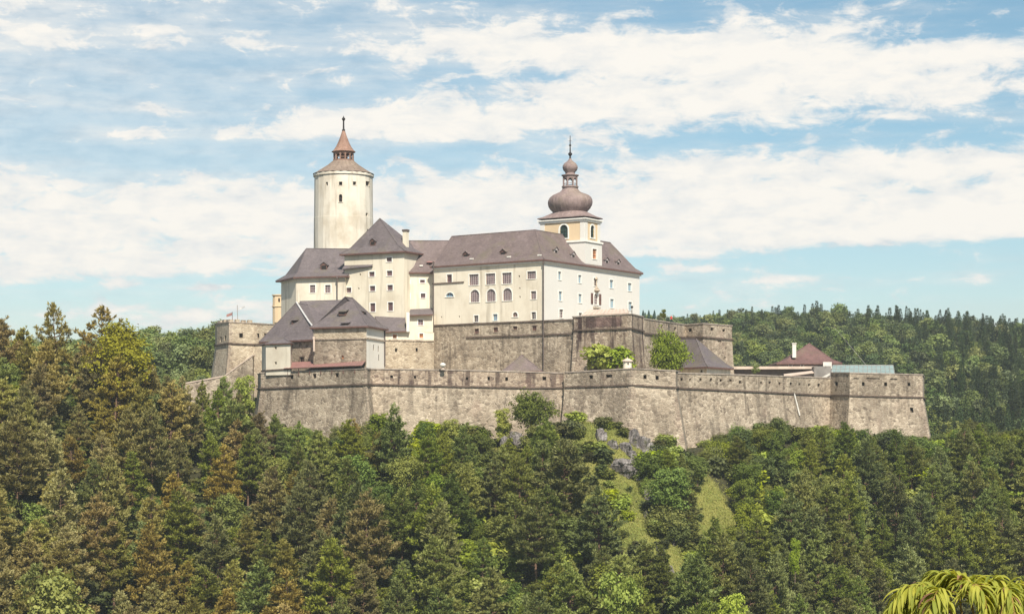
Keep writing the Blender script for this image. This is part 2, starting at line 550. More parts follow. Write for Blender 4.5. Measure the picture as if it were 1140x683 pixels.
def uv_of(A, B, C, D, x, y):
    """where the sight line through photograph pixel (x, y) meets the quad"""
    u = v = 0.5
    for _ in range(14):
        p = lerp4(A, B, C, D, u, v); f = proj(p)
        e = 1e-3
        fu = proj(lerp4(A, B, C, D, u + e, v)); fv = proj(lerp4(A, B, C, D, u, v + e))
        a, b = (fu[0] - f[0]) / e, (fv[0] - f[0]) / e
        c, d = (fu[1] - f[1]) / e, (fv[1] - f[1]) / e
        det = a * d - b * c
        if abs(det) < 1e-9:
            break
        rx, ry = x - f[0], y - f[1]
        u += (rx * d - b * ry) / det; v += (a * ry - rx * c) / det
    return u, v


def facade(mb, A, B, C, D, ops, mat=0, depth=0.3, reveal=None):
    """A,B,C,D = lower left, lower right, upper right, upper left as seen from outside. ops = [(cx, cy, w, h)] in photograph pixels.
    Returns for each opening its four corners and the outward normal."""
    A, B, C, D = (Vector(q) for q in (A, B, C, D))
    nrm = (B - A).cross(D - A).normalized()
    rects = []
    for o in ops:
        u, v = uv_of(A, B, C, D, o[0], o[1])
        ua, _ = uv_of(A, B, C, D, o[0] - o[2] / 2, o[1]); ub, _ = uv_of(A, B, C, D, o[0] + o[2] / 2, o[1])
        _, va = uv_of(A, B, C, D, o[0], o[1] + o[3] / 2); _, vb = uv_of(A, B, C, D, o[0], o[1] - o[3] / 2)
        ua, ub = max(0.01, min(ua, ub)), min(0.99, max(ua, ub)); va, vb = max(0.01, va), min(0.99, vb)
        rects.append((ua, va, ub, vb))
    us = sorted({0.0, 1.0, *[r[0] for r in rects], *[r[2] for r in rects]})
    vs = sorted({0.0, 1.0, *[r[1] for r in rects], *[r[3] for r in rects]})
    for i in range(len(us) - 1):
        for j in range(len(vs) - 1):
            uc, vc = (us[i] + us[i + 1]) / 2, (vs[j] + vs[j + 1]) / 2
            if any(r[0] < uc < r[2] and r[1] < vc < r[3] for r in rects):
                continue
            mb.poly([lerp4(A, B, C, D, us[i], vs[j]), lerp4(A, B, C, D, us[i + 1], vs[j]),
                     lerp4(A, B, C, D, us[i + 1], vs[j + 1]), lerp4(A, B, C, D, us[i], vs[j + 1])], mat)
    out = []
    for r in rects:
        q = [lerp4(A, B, C, D, r[0], r[1]), lerp4(A, B, C, D, r[2], r[1]), lerp4(A, B, C, D, r[2], r[3]), lerp4(A, B, C, D, r[0], r[3])]
        k = [p - nrm * depth for p in q]
        for a in range(4):
            b = (a + 1) % 4
            mb.poly([q[a], k[a], k[b], q[b]], mat if reveal is None else reveal)
        out.append((q, nrm))
    return out


def window(parent, op, style='glass', depth=0.3, fw=0.22, nx=2, ny=3, arch=False, frame_m='frame', wall_m='cream', bar_m=None, name='window', sill=True):
    q, n = op
    a, b, c, d = q
    ux = (b - a); uz = (d - a)
    w, h = ux.length, uz.length
    ux.normalize(); uz.normalize()
    back = -n * (depth - 0.02)
    mb = MB()
    mb.poly([p + back for p in q], 0)
    bar = 0.07
    o = a + back + n * 0.01
    rings = []
    for i in range(1, nx):
        mb.box(o + ux * (w * i / nx - bar / 2), ux * bar, n * 0.06, uz * h, 1)
    for j in range(1, ny):
        mb.box(o + uz * (h * j / ny - bar / 2), ux * w, n * 0.05, uz * bar, 1)
    win = mb.build(name, [M[style], M[bar_m or ('wood' if style != 'blueglass' else 'whitepaint')]], parent)
    if fw <= 0:
        return win
    fb = MB()
    pr = 0.06
    lo = a - ux * fw - uz * (fw * 0.6)
    if not arch:
        fb.box(lo - n * 0.02, ux * fw, n * (pr + 0.02), uz * (h + fw * 1.6))
        fb.box(b - uz * (fw * 0.6) - n * 0.02, ux * fw, n * (pr + 0.02), uz * (h + fw * 1.6))
        fb.box(d - n * 0.02, ux * w, n * (pr + 0.02), uz * fw)
        fb.box(a - uz * (fw * 0.6) - n * 0.02, ux * w, n * (pr + (0.08 if sill else 0.02)), uz * (fw * 0.6))
    else:
        r = w / 2
        hs = h - r if h > r else 0.0
        ry = r if h > r else h
        fb.box(a - ux * fw - n * 0.02, ux * fw, n * (pr + 0.02), uz * hs) if hs > 0 else None
        fb.box(b - n * 0.02, ux * fw, n * (pr + 0.02), uz * hs) if hs > 0 else None
        fb.box(a - ux * fw - uz * (fw * 0.7) - n * 0.02, ux * (w + 2 * fw), n * (pr + 0.1), uz * (fw * 0.7))
        ctr = a + ux * r + uz * hs
        N = 10
        ins, outs = [], []
        for k in range(N + 1):
            tt = math.pi * k / N
            ins.append(ctr + ux * (r * math.cos(tt)) + uz * (ry * math.sin(tt)))
            outs.append(ctr + ux * ((r + fw) * math.cos(tt)) + uz * ((ry + fw) * math.sin(tt)))
        for k in range(N):
            fb.poly([ins[k] + n * pr, outs[k] + n * pr, outs[k + 1] + n * pr, ins[k + 1] + n * pr])
            fb.poly([outs[k] + n * pr, outs[k] - n * 0.02, outs[k + 1] - n * 0.02, outs[k + 1] + n * pr])
            fb.poly([ins[k + 1] + n * pr, ins[k + 1] + back * 0.9, ins[k] + back * 0.9, ins[k] + n * pr])
            cor = (c if k < N / 2 else d)
            fb.poly([ins[k + 1] - n * 0.005, ins[k] - n * 0.005, cor - n * 0.005], 1)
    fb.build('frame', [M[frame_m], M[wall_m]], win)
    return win


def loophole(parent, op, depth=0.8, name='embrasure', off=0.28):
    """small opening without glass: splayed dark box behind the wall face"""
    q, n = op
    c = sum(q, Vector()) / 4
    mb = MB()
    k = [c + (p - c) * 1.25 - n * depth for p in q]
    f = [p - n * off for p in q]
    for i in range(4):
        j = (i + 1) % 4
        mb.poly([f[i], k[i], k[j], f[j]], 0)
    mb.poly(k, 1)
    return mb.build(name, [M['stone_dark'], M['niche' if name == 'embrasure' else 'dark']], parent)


def V_(p, z):
    return Vector((p[0], p[1], z))


def mitre(pts, closed=False):
    """outward (towards the left-to-right viewer) offset directions of a plan polyline"""
    n = len(pts); out = []
    def nr(a, b):
        d = Vector((b[0] - a[0], b[1] - a[1])); d.normalize()
        return Vector((d.y, -d.x))
    for i in range(n):
        a = nr(pts[i - 1], pts[i]) if i > 0 or closed else nr(pts[0], pts[1])
        b = nr(pts[i], pts[(i + 1) % n]) if i < n - 1 or closed else nr(pts[-2], pts[-1])
        s = a + b
        if s.length < 0.2:
            s = a.copy()
        s.normalize()
        s /= max(0.35, s.dot(a))
        out.append(s)
    return out


def strip(mb, pts3, h=0.3, proj_=0.25, mat=0, closed=False, inner=0.05):
    """moulding that follows a line of 3D points, standing proud of the wall"""
    offs = mitre([(p.x, p.y) for p in pts3], closed)
    rings = []
    for p, o in zip(pts3, offs):
        ov = Vector((o.x, o.y, 0))
        rings.append([p - ov * inner - Vector((0, 0, h / 2)), p + ov * proj_ - Vector((0, 0, h / 2)),
                      p + ov * proj_ + Vector((0, 0, h / 2)), p - ov * inner + Vector((0, 0, h / 2))])
    if closed:
        rings.append(rings[0])
    mb.grid(rings, mat)
    if not closed:
        mb.poly(rings[0][::-1], mat); mb.poly(rings[-1], mat)


def expand(poly, o):
    offs = mitre(poly, True)
    return [(p[0] + q.x * o, p[1] + q.y * o) for p, q in zip(poly, offs)]


def roof(parent, eave, ridge_l, ridge_r, ze, mat, name='roof', kick=0.28, kz=0.62, thick=0.35, fascia='wood', ze_list=None):
    """hipped roof on four eave corners (front left, front right, back right, back left) with a flared foot"""
    zz = ze_list or [ze] * 4
    e = [Vector((p[0], p[1], z)) for p, z in zip(eave, zz)]
    rl, rr = Vector(ridge_l), Vector(ridge_r)
    tgt = [rl, rr, rr, rl]
    mid = []
    for p, t in zip(e, tgt):
        q = p.lerp(t, kick); q.z = p.z + (t.z - p.z) * kick * kz
        mid.append(q)
    mb = MB()
    for i in range(4):
        j = (i + 1) % 4
        mb.poly([e[i], e[j], mid[j], mid[i]])
        if (tgt[i] - tgt[j]).length < 1e-4:
            mb.poly([mid[i], mid[j], tgt[i]])
        else:
            mb.poly([mid[i], mid[j], tgt[j], tgt[i]])
    lo = [p - Vector((0, 0, thick)) for p in e]
    for i in range(4):
        j = (i + 1) % 4
        mb.poly([lo[i], lo[j], e[j], e[i]], 1)
    mb.poly(lo[::-1], 1)
    o = mb.build(name, [M[mat], M[fascia]], parent)
    # ridge and hip caps
    cb = MB()
    if (rl - rr).length > 0.5:
        cb.tube([rl, rr], 0.13, 6)
    for i in range(4):
        cb.tube([e[i] + Vector((0, 0, .02)), mid[i], tgt[i]], 0.11, 5)
    cb.build('ridge_cap', [M[mat]], o)
    o['_bvh'] = len(BVHS)
    BVHS.append(BVHTree.FromPolygons([tuple(p) for p in mb.v], mb.f))
    return o


BVHS = []


def roof_hit(ro, x, y):
    bv = BVHS[ro['_bvh']]
    loc, n, _, _ = bv.ray_cast(Vector((0, 0, CZ)), ray(x, y))
    if loc is None:
        return None, None
    if n.dot(ray(x, y)) > 0:
        n = -n
    return loc, n


def dormer(ro, x, y, w=1.5, h=1.2, mat='tiles', face='wood', style='gable'):
    loc, n = roof_hit(ro, x, y)
    if loc is None:
        return None
    o = Vector((n.x, n.y, 0)).normalized()
    s = Vector((-o.y, o.x, 0))          # to the left seen from outside is -s ... side vector
    slope = math.hypot(n.x, n.y) / max(0.2, n.z)
    dep = (h * 1.5) / max(0.5, slope) + 0.4
    f = loc + o * 0.35 - Vector((0, 0, 0.75))
    mb = MB()
    a = f - s * w / 2; b = f + s * w / 2
    up = Vector((0, 0, h)); back = -o * dep
    mb.poly([b, a, a + up, b + up], 1)
    mb.poly([a, a + back, a + back + up, a + up], 1)
    mb.poly([b + back, b, b + up, b + back + up], 1)
    # dark opening set back in the face
    ins = 0.22
    q = [f - s * (w / 2 - ins) + Vector((0, 0, ins)) + o * 0.02, f + s * (w / 2 - ins) + Vector((0, 0, ins)) + o * 0.02,
         f + s * (w / 2 - ins) + Vector((0, 0, h - ins)) + o * 0.02, f - s * (w / 2 - ins) + Vector((0, 0, h - ins)) + o * 0.02]
    mb.poly(q[::-1], 2)
    ov = 0.22
    if style == 'gable':
        rf = f + Vector((0, 0, h + w * 0.42)) + o * ov
        rb = rf + back * 1.5
        for sg in (-1, 1):
            ea = f + s * sg * (w / 2 + ov) + Vector((0, 0, h - 0.12)) + o * ov
            eb = ea + back * 1.3
            mb.poly([ea, rf, rb, eb], 0)
            mb.poly([ea - Vector((0, 0, .1)), eb - Vector((0, 0, .1)), rb - Vector((0, 0, .1)), rf - Vector((0, 0, .1))], 0)
            mb.poly([ea, ea - Vector((0, 0, .1)), rf - Vector((0, 0, .1)), rf], 0)
        mb.poly([a + up, b + up, f + Vector((0, 0, h + w * 0.4))], 1)
    else:
        ea = f - s * (w / 2 + ov) + Vector((0, 0, h)) + o * 0.35; eb = f + s * (w / 2 + ov) + Vector((0, 0, h)) + o * 0.35
        mb.box(ea, eb - ea, back * 1.5 + Vector((0, 0, 0.55)), Vector((0, 0, 0.12)), 0)
    return mb.build('dormer', [M[mat], M[face], M['dark']], ro)


def wall_poly(mb, poly, z0, z1, mat=0, ops=None, skip=(), depth=0.3, z0s=None):
    """vertical walls round a plan polygon; ops[i] = openings in edge i"""
    res = {}
    n = len(poly)
    for i in range(n):
        if i in skip:
            continue
        a, b = poly[i], poly[(i + 1) % n]
        A, B = Vector((*a, z0)), Vector((*b, z0)); C, D = Vector((*b, z1)), Vector((*a, z1))
        res[i] = facade(mb, A, B, C, D, (ops or {}).get(i, []), mat, depth)
    return res


def downpipe(parent, x, y0, y1, Y, r=0.13, m='pipe'):
    mb = MB()
    a, b = P(x, y0, Y), P(x, y1, Y)
    b.x, b.y = a.x, a.y
    b.z = ZH(y1, Y)
    mb.tube([a, b], r, 8)
    mb.cbox(a, 0.5, 0.5, 0.5)
    return mb.build('downpipe', M[m], parent)


def add2(p, d, s):
    return (p[0] + d[0] * s, p[1] + d[1] * s)


def unit(a, b):
    d = Vector((b[0] - a[0], b[1] - a[1])); d.normalize()
    return (d.x, d.y)


# ------------------------------------------------------------------ ramparts
def rampart(name, label, cat, corners, batter=0.16, embr=None, low_ops=None, m_up='stone', m_lo='stone', group=None, thick=2.4, base_drop=0.0, quoins=None, cop=True, coursem='strip'):
    """corners = [(x, Y, y_top, y_string, y_base)] left to right in the photograph. Parapet above the string course, battered wall below."""
    root = thing(name, (*XY(corners[0][0], corners[0][1]), ZH(corners[0][4], corners[0][1])), label, cat, group)
    pl = [XY(c[0], c[1]) for c in corners]
    offs = mitre(pl)
    T = [Vector((*p, ZH(c[2], c[1]))) for p, c in zip(pl, corners)]
    S = [Vector((*p, ZH(c[3], c[1]))) for p, c in zip(pl, corners)]
    Bs = []
    for p, c, o in zip(pl, corners, offs):
        z = ZH(c[4], c[1]) - base_drop
        hh = ZH(c[3], c[1]) - z
        Bs.append(Vector((p[0] + o.x * hh * batter, p[1] + o.y * hh * batter, z)))
    low = MB(); up = MB()
    for i in range(len(pl) - 1):
        r = facade(low, Bs[i], Bs[i + 1], S[i + 1], S[i], (low_ops or {}).get(i, []), 0, 0.3)
        for op in r:
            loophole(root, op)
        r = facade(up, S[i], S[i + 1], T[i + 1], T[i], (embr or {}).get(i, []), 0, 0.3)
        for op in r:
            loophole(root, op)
    back = [Vector((t.x - o.x * thick, t.y - o.y * thick, t.z)) for t, o in zip(T, offs)]
    for i in range(len(pl) - 1):
        up.poly([T[i], T[i + 1], back[i + 1], back[i]], 0)
        bb0, bb1 = back[i].copy(), back[i + 1].copy(); bb0.z = Bs[i].z; bb1.z = Bs[i + 1].z
        low.poly([back[i], back[i + 1], bb1, bb0], 0)
    for k in (0, -1):   # end faces
        bb = back[k].copy(); bb.z = Bs[k].z
        q = [Bs[k], S[k], T[k], back[k], bb]
        low.poly(q if k == 0 else q[::-1], 0)
    low.build('wall', M[m_lo], root)
    up.build('parapet', M[m_up], root)
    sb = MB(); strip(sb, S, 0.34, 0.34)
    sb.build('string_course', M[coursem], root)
    if cop:
        cb = MB()
        strip(cb, [t + Vector((0, 0, 0.12)) for t in T], 0.24, 0.14, inner=thick * 0.9)
        cb.build('coping', M['coping'], root)
    if quoins:
        for i in quoins:
            qb = MB()
            o = Vector((offs[i].x, offs[i].y, 0))
            z = Bs[i].z; k = 0
            while z < T[i].z - 0.6:
                f = min(1.0, max(0.0, (z - Bs[i].z) / (S[i].z - Bs[i].z)))
                c = Bs[i].lerp(S[i], f) if z < S[i].z else Vector((S[i].x, S[i].y, z))
                L = 1.1 if k % 2 else 0.7
                for nb in (i - 1, i + 1):
                    if 0 <= nb < len(pl):
                        d = Vector((*unit(pl[i], pl[nb]), 0))
                        pr = Vector((d.y, -d.x, 0)) if nb > i else Vector((-d.y, d.x, 0))
                        qb.box(c + pr * 0.035 - pr * 0.3, d * L, pr * 0.3, Vector((0, 0, 0.62)))
                z += 0.68; k += 1
            qb.build('quoins', M['dress'], root)
    return root


AE = [(324.5, 419.3, 4, 4.5), (350, 418.2, 4, 5), (375, 417.2, 4, 4.8)]
rampart('bastion', 'tan rubble stone bastion under the red lean-to roof, with three small windows', 'bastion',
        [(287, 446, 417, 433, 480), (290.5, 430, 415.5, 432, 486), (408, 410, 410.5, 427.5, 488), (412.5, 416, 411, 427.5, 488)], 0.13,
        {1: AE}, m_up='stone', m_lo='stone', quoins=[1, 2], base_drop=2)
BE = [(544, 421, 2.5, 4), (564, 421.5, 3, 4), (585, 421, 3.5, 5), (606, 420, 4, 3.5), (497, 420.5, 2.5, 3), (520, 421, 2.5, 3)]
rampart('curtain_wall', 'long rubble stone curtain wall with dark streaked parapet below the palace', 'castle wall',
        [(412, 417, 411, 427.5, 488), (500, 419.5, 412, 429.5, 480), (590, 421, 414.3, 431.5, 476), (627.5, 422, 415.5, 431, 488)], 0.13,
        {0: [(436, 419, 3, 3), (462, 419.5, 2.5, 3)], 1: [(544, 421, 2.5, 4), (564, 421.5, 3, 4), (520, 421, 2.5, 3)], 2: [(606, 421, 4, 4)]}, m_up='stone_dark', m_lo='stone', base_drop=2)
rampart('bastion', 'pointed rubble stone bastion with white sentry turret, above the rocky outcrop', 'bastion',
        [(628.5, 420, 415, 430.5, 492), (703, 411, 410.5, 428.2, 497), (752, 409.5, 413, 431.2, 499), (757, 432, 414, 431.2, 500)], 0.17,
        {0: [(658, 419.5, 4, 4), (678, 418.3, 7, 3)], 1: [(718, 419.2, 3.6, 4.4), (731.5, 420.2, 3.6, 4.4)]}, m_up='stone', m_lo='stone', quoins=[1, 2], base_drop=4)
EE = [(759, 422.3), (768.4, 422), (780, 422), (791.8, 422.2), (802.5, 423.4), (813.4, 423), (824, 424.8), (837, 424), (847.4, 426), (857, 425.4), (868, 426.4), (880.6, 426.6), (890, 427.6), (901, 428), (911.6, 428.2)]
rampart('curtain_wall', 'receding rubble stone curtain wall with a row of embrasures and a white drainpipe', 'castle wall',
        [(753.6, 420, 415.5, 431.5, 492), (838, 437, 417.8, 435.5, 486), (926, 458, 421, 440, 486)], 0.13,
        {0: [(x, y + .3 * math.sin(x), 2.4 + .5 * math.sin(x * 3), 2.9 + .4 * math.cos(x)) for x, y in EE if x < 836], 1: [(x, y + .3 * math.sin(x), 2.3 + .5 * math.sin(x * 3), 2.8 + .5 * math.cos(x)) for x, y in EE if x > 839]}, m_up='stone', m_lo='stone', base_drop=3)
FE = [(961, 427, 3, 4), (986, 427.5, 3.2, 4), (1012, 427.5, 3, 3.6), (953, 421, 6, 1.3), (972, 421, 15, 1.2), (995, 421.8, 8, 1.2)]
rampart('bastion', 'wide rubble stone bastion with slots in its parapet, beyond the receding curtain wall', 'bastion',
        [(925, 457.5, 415, 439.8, 486), (946, 450, 415.2, 440, 486), (1027, 453, 417.3, 442, 490), (1029, 500, 420, 444, 482)], 0.17,
        {0: [(931, 427, 3.5, 4.5)], 1: FE}, {1: [(1015, 456, 3.4, 5.5)]}, m_up='stone', m_lo='stone', quoins=[2], base_drop=4)
rampart('bastion', 'square stained stone bastion standing against the white palace wing', 'bastion',
        [(637.5, 440, 353.2, 367.6, 414), (639, 434, 353, 367.5, 414), (702.5, 424.6, 349.8, 365.2, 414), (716.5, 438, 353, 368.6, 414)], 0.06,
        {}, m_up='stone_dark', m_lo='stone_dark', quoins=[1, 2], base_drop=3)
_sq = [o for o in COL.objects if o.get('label', '').startswith('square stained')][0]
_p = [XY(639, 434), XY(702.5, 424.6)]
_a, _b = V_(_p[0], ZH(367.5, 434)), V_(_p[1], ZH(365.2, 424.6))
_d, _c = V_(_p[0], ZH(353, 434)), V_(_p[1], ZH(349.8, 424.6))
_n = (_b - _a).cross(_d - _a).normalized()
mb = MB()
def _on(x, y):
    u, v = uv_of(_a, _b, _c, _d, x, y)
    return lerp4(_a, _b, _c, _d, u, v)
_q = [_on(652, 364.6), _on(692, 363.2), _on(692, 352.2), _on(652, 353.6)]
mb.poly([p + _n * .03 for p in _q])
for i in range(4):
    mb.poly([_q[i], _q[(i + 1) % 4], _q[(i + 1) % 4] + _n * .03, _q[i] + _n * .03])
mb.build('brick_infill', M['infill'], _sq)
rampart('bastion', 'tall stone bastion behind the small grey roofed house, trees rising beyond it', 'bastion',
        [(716.8, 439, 355, 370.8, 414), (763, 464, 361.8, 375.6, 414), (783, 458, 360.3, 375, 414), (815, 468, 362.8, 377.6, 414), (812, 500, 365, 379, 414)], 0.06,
        {0: [(737, 363.5, 2.2, 4.5), (752, 365.8, 2.2, 4)], 1: [(768, 367.3, 4, 3.5)], 2: [(793, 366, 3.6, 3.2), (806, 367.6, 3.4, 3)]},
        {2: [(801, 379.8, 4.5, 1.3), (807.5, 398.7, 1.6, 4.5)]}, m_up='stone', m_lo='stone', quoins=[2], base_drop=3)
rampart('bastion', 'pale crenellated stone bastion with flared base and a flagpole on top', 'bastion',
        [(239.5, 500, 362, 384.5, 424), (241.5, 480, 360.3, 384, 424), (255, 470, 358.6, 382, 424), (283, 474, 360, 383.2, 424), (306, 471, 361.5, 382, 424)], 0.13,
        {1: [(245.8, 377.5, 1.8, 6), (250.6, 376, 1.8, 6)], 2: [(268.6, 373.4, 4.4, 5)], 3: [(287.3, 373.6, 2.5, 5.5), (295, 373.6, 2.5, 5)]},
        m_up='stone_pale', m_lo='stone_pale', quoins=[2], base_drop=4)
# merlons of the pale bastion
_par = [o for o in COL.objects if o.get('label', '').startswith('pale crenellated')][0]
mb = MB()
A_, B_, C_ = P(241.5, 360.3, 480), P(255, 358.6, 470), P(283, 360, 474)
for p0, p1, n in ((A_, B_, 3), (B_, C_, 4)):
    d = (p1 - p0); L = d.length; d.normalize()
    nn = Vector((-d.y, d.x, 0)).normalized()
    for k in range(n):
        s = p0 + d * (L * (k + 0.12) / n) + Vector((0, 0, .2)) + nn * 0.1
        mb.box(s, d * (L / n * 0.62), nn * 0.9, Vector((0, 0, 0.55 + 0.1 * (k % 2))))
mb.build('merlons', M['stone_pale'], _par)

# sloping outer wall at the left
rt = thing('outer_wall', (*XY(250, 462), CZ + 0), 'low stone wall climbing in a ramp to the pale crenellated bastion', 'castle wall')
mb = MB()
top = [P(206, 427, 466), P(250, 419, 464), P(281.5, 396, 462), P(283, 396, 470)]
bot = [Vector((p.x, p.y - 1.5, CZ - 3)) for p in top]
for i in range(3):
    mb.poly([bot[i], bot[i + 1], top[i + 1], top[i]])
tb = [p + Vector((0, 1.6, 0)) for p in top]
for i in range(3):
    mb.poly([top[i], top[i + 1], tb[i + 1], tb[i]])
mb.build('wall', M['stone'], rt)
mb = MB(); strip(mb, [p + Vector((0, 0, .15)) for p in top[:3]], 0.3, 0.15, inner=1.5); mb.build('coping', M['slab'], rt)

# ------------------------------------------------------------------ palace
PA, PL, PR = XY(605, 440), XY(482, 459), XY(712, 478)
uF = unit(PL, PA)               # along the front towards the corner
uR = unit(PA, PR)               # along the white wing, away from us
inF = (-uF[1], uF[0])           # inwards from the front
inR = (-uR[1], uR[0])
W = 14.0
ZE, ZB, ZS, ZT = ZH(289, 440), ZH(357, 440), ZH(372.3, 440), CZ + 8.0
palace = thing('palace', (PA[0], PA[1], ZT), 'cream palace block with rows of grilled windows and a long hipped mauve roof', 'palace')
plb = add2(PL, inF, W); prb = add2(PR, inR, W); inner = add2(add2(PA, inF, W), uR, 0)
inner = (PA[0] + inF[0] * W + inR[0] * W, PA[1] + inF[1] * W + inR[1] * W)
pal = [PL, PA, PR, prb, inner, plb]
rowA = [(500.3, 309.7, 5.6, 8.6), (527.6, 311.2, 10.4, 12), (546, 310.3, 10.4, 12), (564.3, 309.5, 10.4, 12), (591.8, 306, 9.6, 8.2)]
rowB = [(528.6, 329.2, 10, 13.6), (546.7, 328.4, 10, 13.6), (564.9, 327.4, 10, 13.6), (594, 328.4, 5.8, 8.8), (500.7, 327.8, 9, 4.6)]
rowC = [(530.2, 354.4, 4.8, 6.8), (551.4, 353, 4.8, 7), (573.5, 349.9, 5.6, 5), (594.2, 351, 4.8, 7.6)]
holes = [(578, 307.3, 1.6, 2), (578.6, 320.6, 1.4, 1.8), (578.8, 330.3, 1.4, 2), (491.5, 352.8, 1.2, 2), (511.3, 352.2, 1.2, 2)]
bl = [(623, 306.7, 3.4, 9), (645.4, 310.4, 3.4, 8.6), (680.7, 316, 4, 9), (701, 319.4, 4, 8.6),
      (623.8, 329.3, 3.6, 10), (645.7, 332, 3.6, 9.6), (681.3, 337.5, 4, 9.6), (701.5, 340.5, 4, 9)]
mv = [(662.7, 313.8, 3.6, 8.6), (624.8, 348.8, 4.2, 9), (646, 351, 3.6, 6)]
mb = MB()
res = wall_poly(mb, pal, ZB, ZE, 0, {0: rowA + rowB + rowC + holes, 1: bl + mv + [(663.4, 332.6, 4.2, 12)]}, (1,))
fr = res[0]
mr = facade(mb, Vector((*PA, ZB)), Vector((*PR, ZB)), Vector((*PR, ZE)), Vector((*PA, ZE)), bl + mv + [(663.4, 332.6, 4.2, 12)], 1, 0.3)
low = [(530.7, 368.3, 5, 5.4), (551.8, 366.9, 5, 5.4), (573.5, 364.8, 5, 4), (595, 365, 5, 5.6)]
res2 = wall_poly(mb, pal, ZT, ZB, 2, {0: low})
mb.build('wall', [M['cream'], M['white'], M['stone']], palace)
for k, op in enumerate(fr):
    if k == 0:
        window(palace, op, 'mauveglass', nx=2, ny=3, wall_m='cream', bar_m='wood')
    elif k in (1, 2, 3):
        window(palace, op, 'mauveglass', nx=5, ny=5, wall_m='cream', bar_m='barwhite')
    elif k == 4:
        window(palace, op, 'mauveglass', nx=5, ny=3, wall_m='cream', bar_m='barwhite')
    elif k in (5, 6, 7):
        window(palace, op, 'mauveglass', nx=5, ny=6, arch=True, bar_m='barwhite')
    elif k == 8:
        window(palace, op, 'mauveglass', nx=3, ny=4, bar_m='barwhite')
    elif k == 9:
        window(palace, op, 'blueglass', nx=4, ny=2, arch=True, bar_m='wood')
    elif k in (10, 11, 13):
        window(palace, op, 'blueglass' if k == 11 else 'glass', nx=2, ny=3, bar_m='barwhite')
    elif k == 12:
        window(palace, op, 'wood', nx=2, ny=2, arch=True, bar_m='barwhite')
    else:
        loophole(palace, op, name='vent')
for k, op in enumerate(mr):
    if k < 8:
        window(palace, op, 'blueglass', nx=2, ny=4, fw=0.26, bar_m='whitepaint')
    elif k < 11:
        window(palace, op, 'mauveglass', nx=2, ny=3, fw=0.26, bar_m='whitepaint')
    else:
        w = window(palace, op, 'mauveglass', nx=2, ny=4, fw=0.3, arch=True, wall_m='white', bar_m='whitepaint', name='niche')
        q, n = op
        ux = (q[1] - q[0]).normalized()
        for sg, c in ((-1, q[0]), (1, q[1])):
            sb = MB()
            o = c + ux * sg * (0.55 if sg > 0 else 1.5) + n * 0.02
            sb.box(o, ux * 0.95, n * 0.1, Vector((0, 0, (q[3] - q[0]).length)))
            sb.build('shutter', M['wood'], w)
        ob = MB()
        top_ = (q[2] + q[3]) / 2
        ob.lathe((top_.x + n.x * .15, top_.y + n.y * .15), [(0.5, top_.z + 0.3), (0.9, top_.z + 0.7), (0.55, top_.z + 1.2), (0.2, top_.z + 1.7), (0.16, top_.z + 3.2), (0.45, top_.z + 3.4), (0.05, top_.z + 4.1)], 8)
        ob.build('gable_ornament', M['dress'], w)
        ob = MB()
        bb = (q[0] + q[1]) / 2
        ob.box(q[0] - ux * 0.5 - Vector((0, 0, 1.0)), ux * ((q[1] - q[0]).length + 1.0), n * 0.6, Vector((0, 0, 0.35)))
        ob.box(bb - ux * 0.4 - Vector((0, 0, 2.0)), ux * 0.8, n * 0.35, Vector((0, 0, 1.01)))
        ob.build('console', M['dress'], w)
for op in res2[0]:
    window(palace, op, 'wood', nx=2, ny=2, fw=0.16, frame_m='dress', depth=0.3)
# mouldings
mb = MB()
strip(mb, [Vector((*PL, ZB)), Vector((*PA, ZB)), Vector((*add2(PA, uF, 8.1), ZB))], 0.3, 0.22)
strip(mb, [Vector((*add2(PL, uF, 10.2), ZS)), Vector((*PA, ZS)), Vector((*add2(PA, uF, 8.1), ZS))], 0.32, 0.3)
strip(mb, [P(481.8, 315.8, 459), Vector((*add2(PL, uF, 9.4), ZH(315.8, 459)))], 0.28, 0.2)
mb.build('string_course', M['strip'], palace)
mb = MB()
strip(mb, [Vector((*PL, ZE - 0.35)), Vector((*PA, ZE - 0.35)), Vector((*PR, ZE - 0.35)), Vector((*prb, ZE - 0.35))], 0.7, 0.35)
mb.build('cornice', M['frame'], palace)
for lx, yy in ((482.6, 457.6), (605, 439.6)):
    downpipe(palace, lx, 292, 410, yy - 0.2)
# terrace wall in front of the white wing, in line with the front
tw = thing('terrace_wall', (PA[0], PA[1], ZT), 'short stone wall between the palace corner and the square bastion', 'castle wall')
mb = MB()
e0 = add2(PA, uF, 0.02); e1 = add2(PA, uF, 8.2)
mb.prism([e0, e1, add2(e1, inF, 3), add2(e0, inF, 3)], ZT, ZB - 0.16)
mb.build('wall', M['stone'], tw)

# palace roof (front wing with hip over the corner, white wing)
ov = 0.75
g1 = (PA[0] + (inF[0] + inR[0]) * 7, PA[1] + (inF[1] + inR[1]) * 7)
zr = ZH(256, 449.5)
J = Vector((*g1, zr))
eA = (PA[0] - (inF[0] + inR[0]) * ov, PA[1] - (inF[1] + inR[1]) * ov)
eL = add2(add2(PL, inF, -ov), uF, -0.4)
eLb = add2(plb, inF, ov); eI = (inner[0] + (inF[0] + inR[0]) * ov, inner[1] + (inF[1] + inR[1]) * ov)
eR = add2(add2(PR, inR, -ov), uR, 0.6); eRb = add2(add2(prb, inR, ov), uR, 0.6)
RL = Vector((*add2(add2(PL, inF, 7), uF, 0.3), zr)); RR = Vector((*add2(add2(PR, inR, 7), uR, -2.6), zr))
ze2 = ZE + 0.05
def V3(p, z):
    return Vector((p[0], p[1], z))
mb = MB()
def flare(e, r, k=0.25, kz=0.6):
    q = e.lerp(r, k); q.z = e.z + (r.z - e.z) * k * kz
    return q
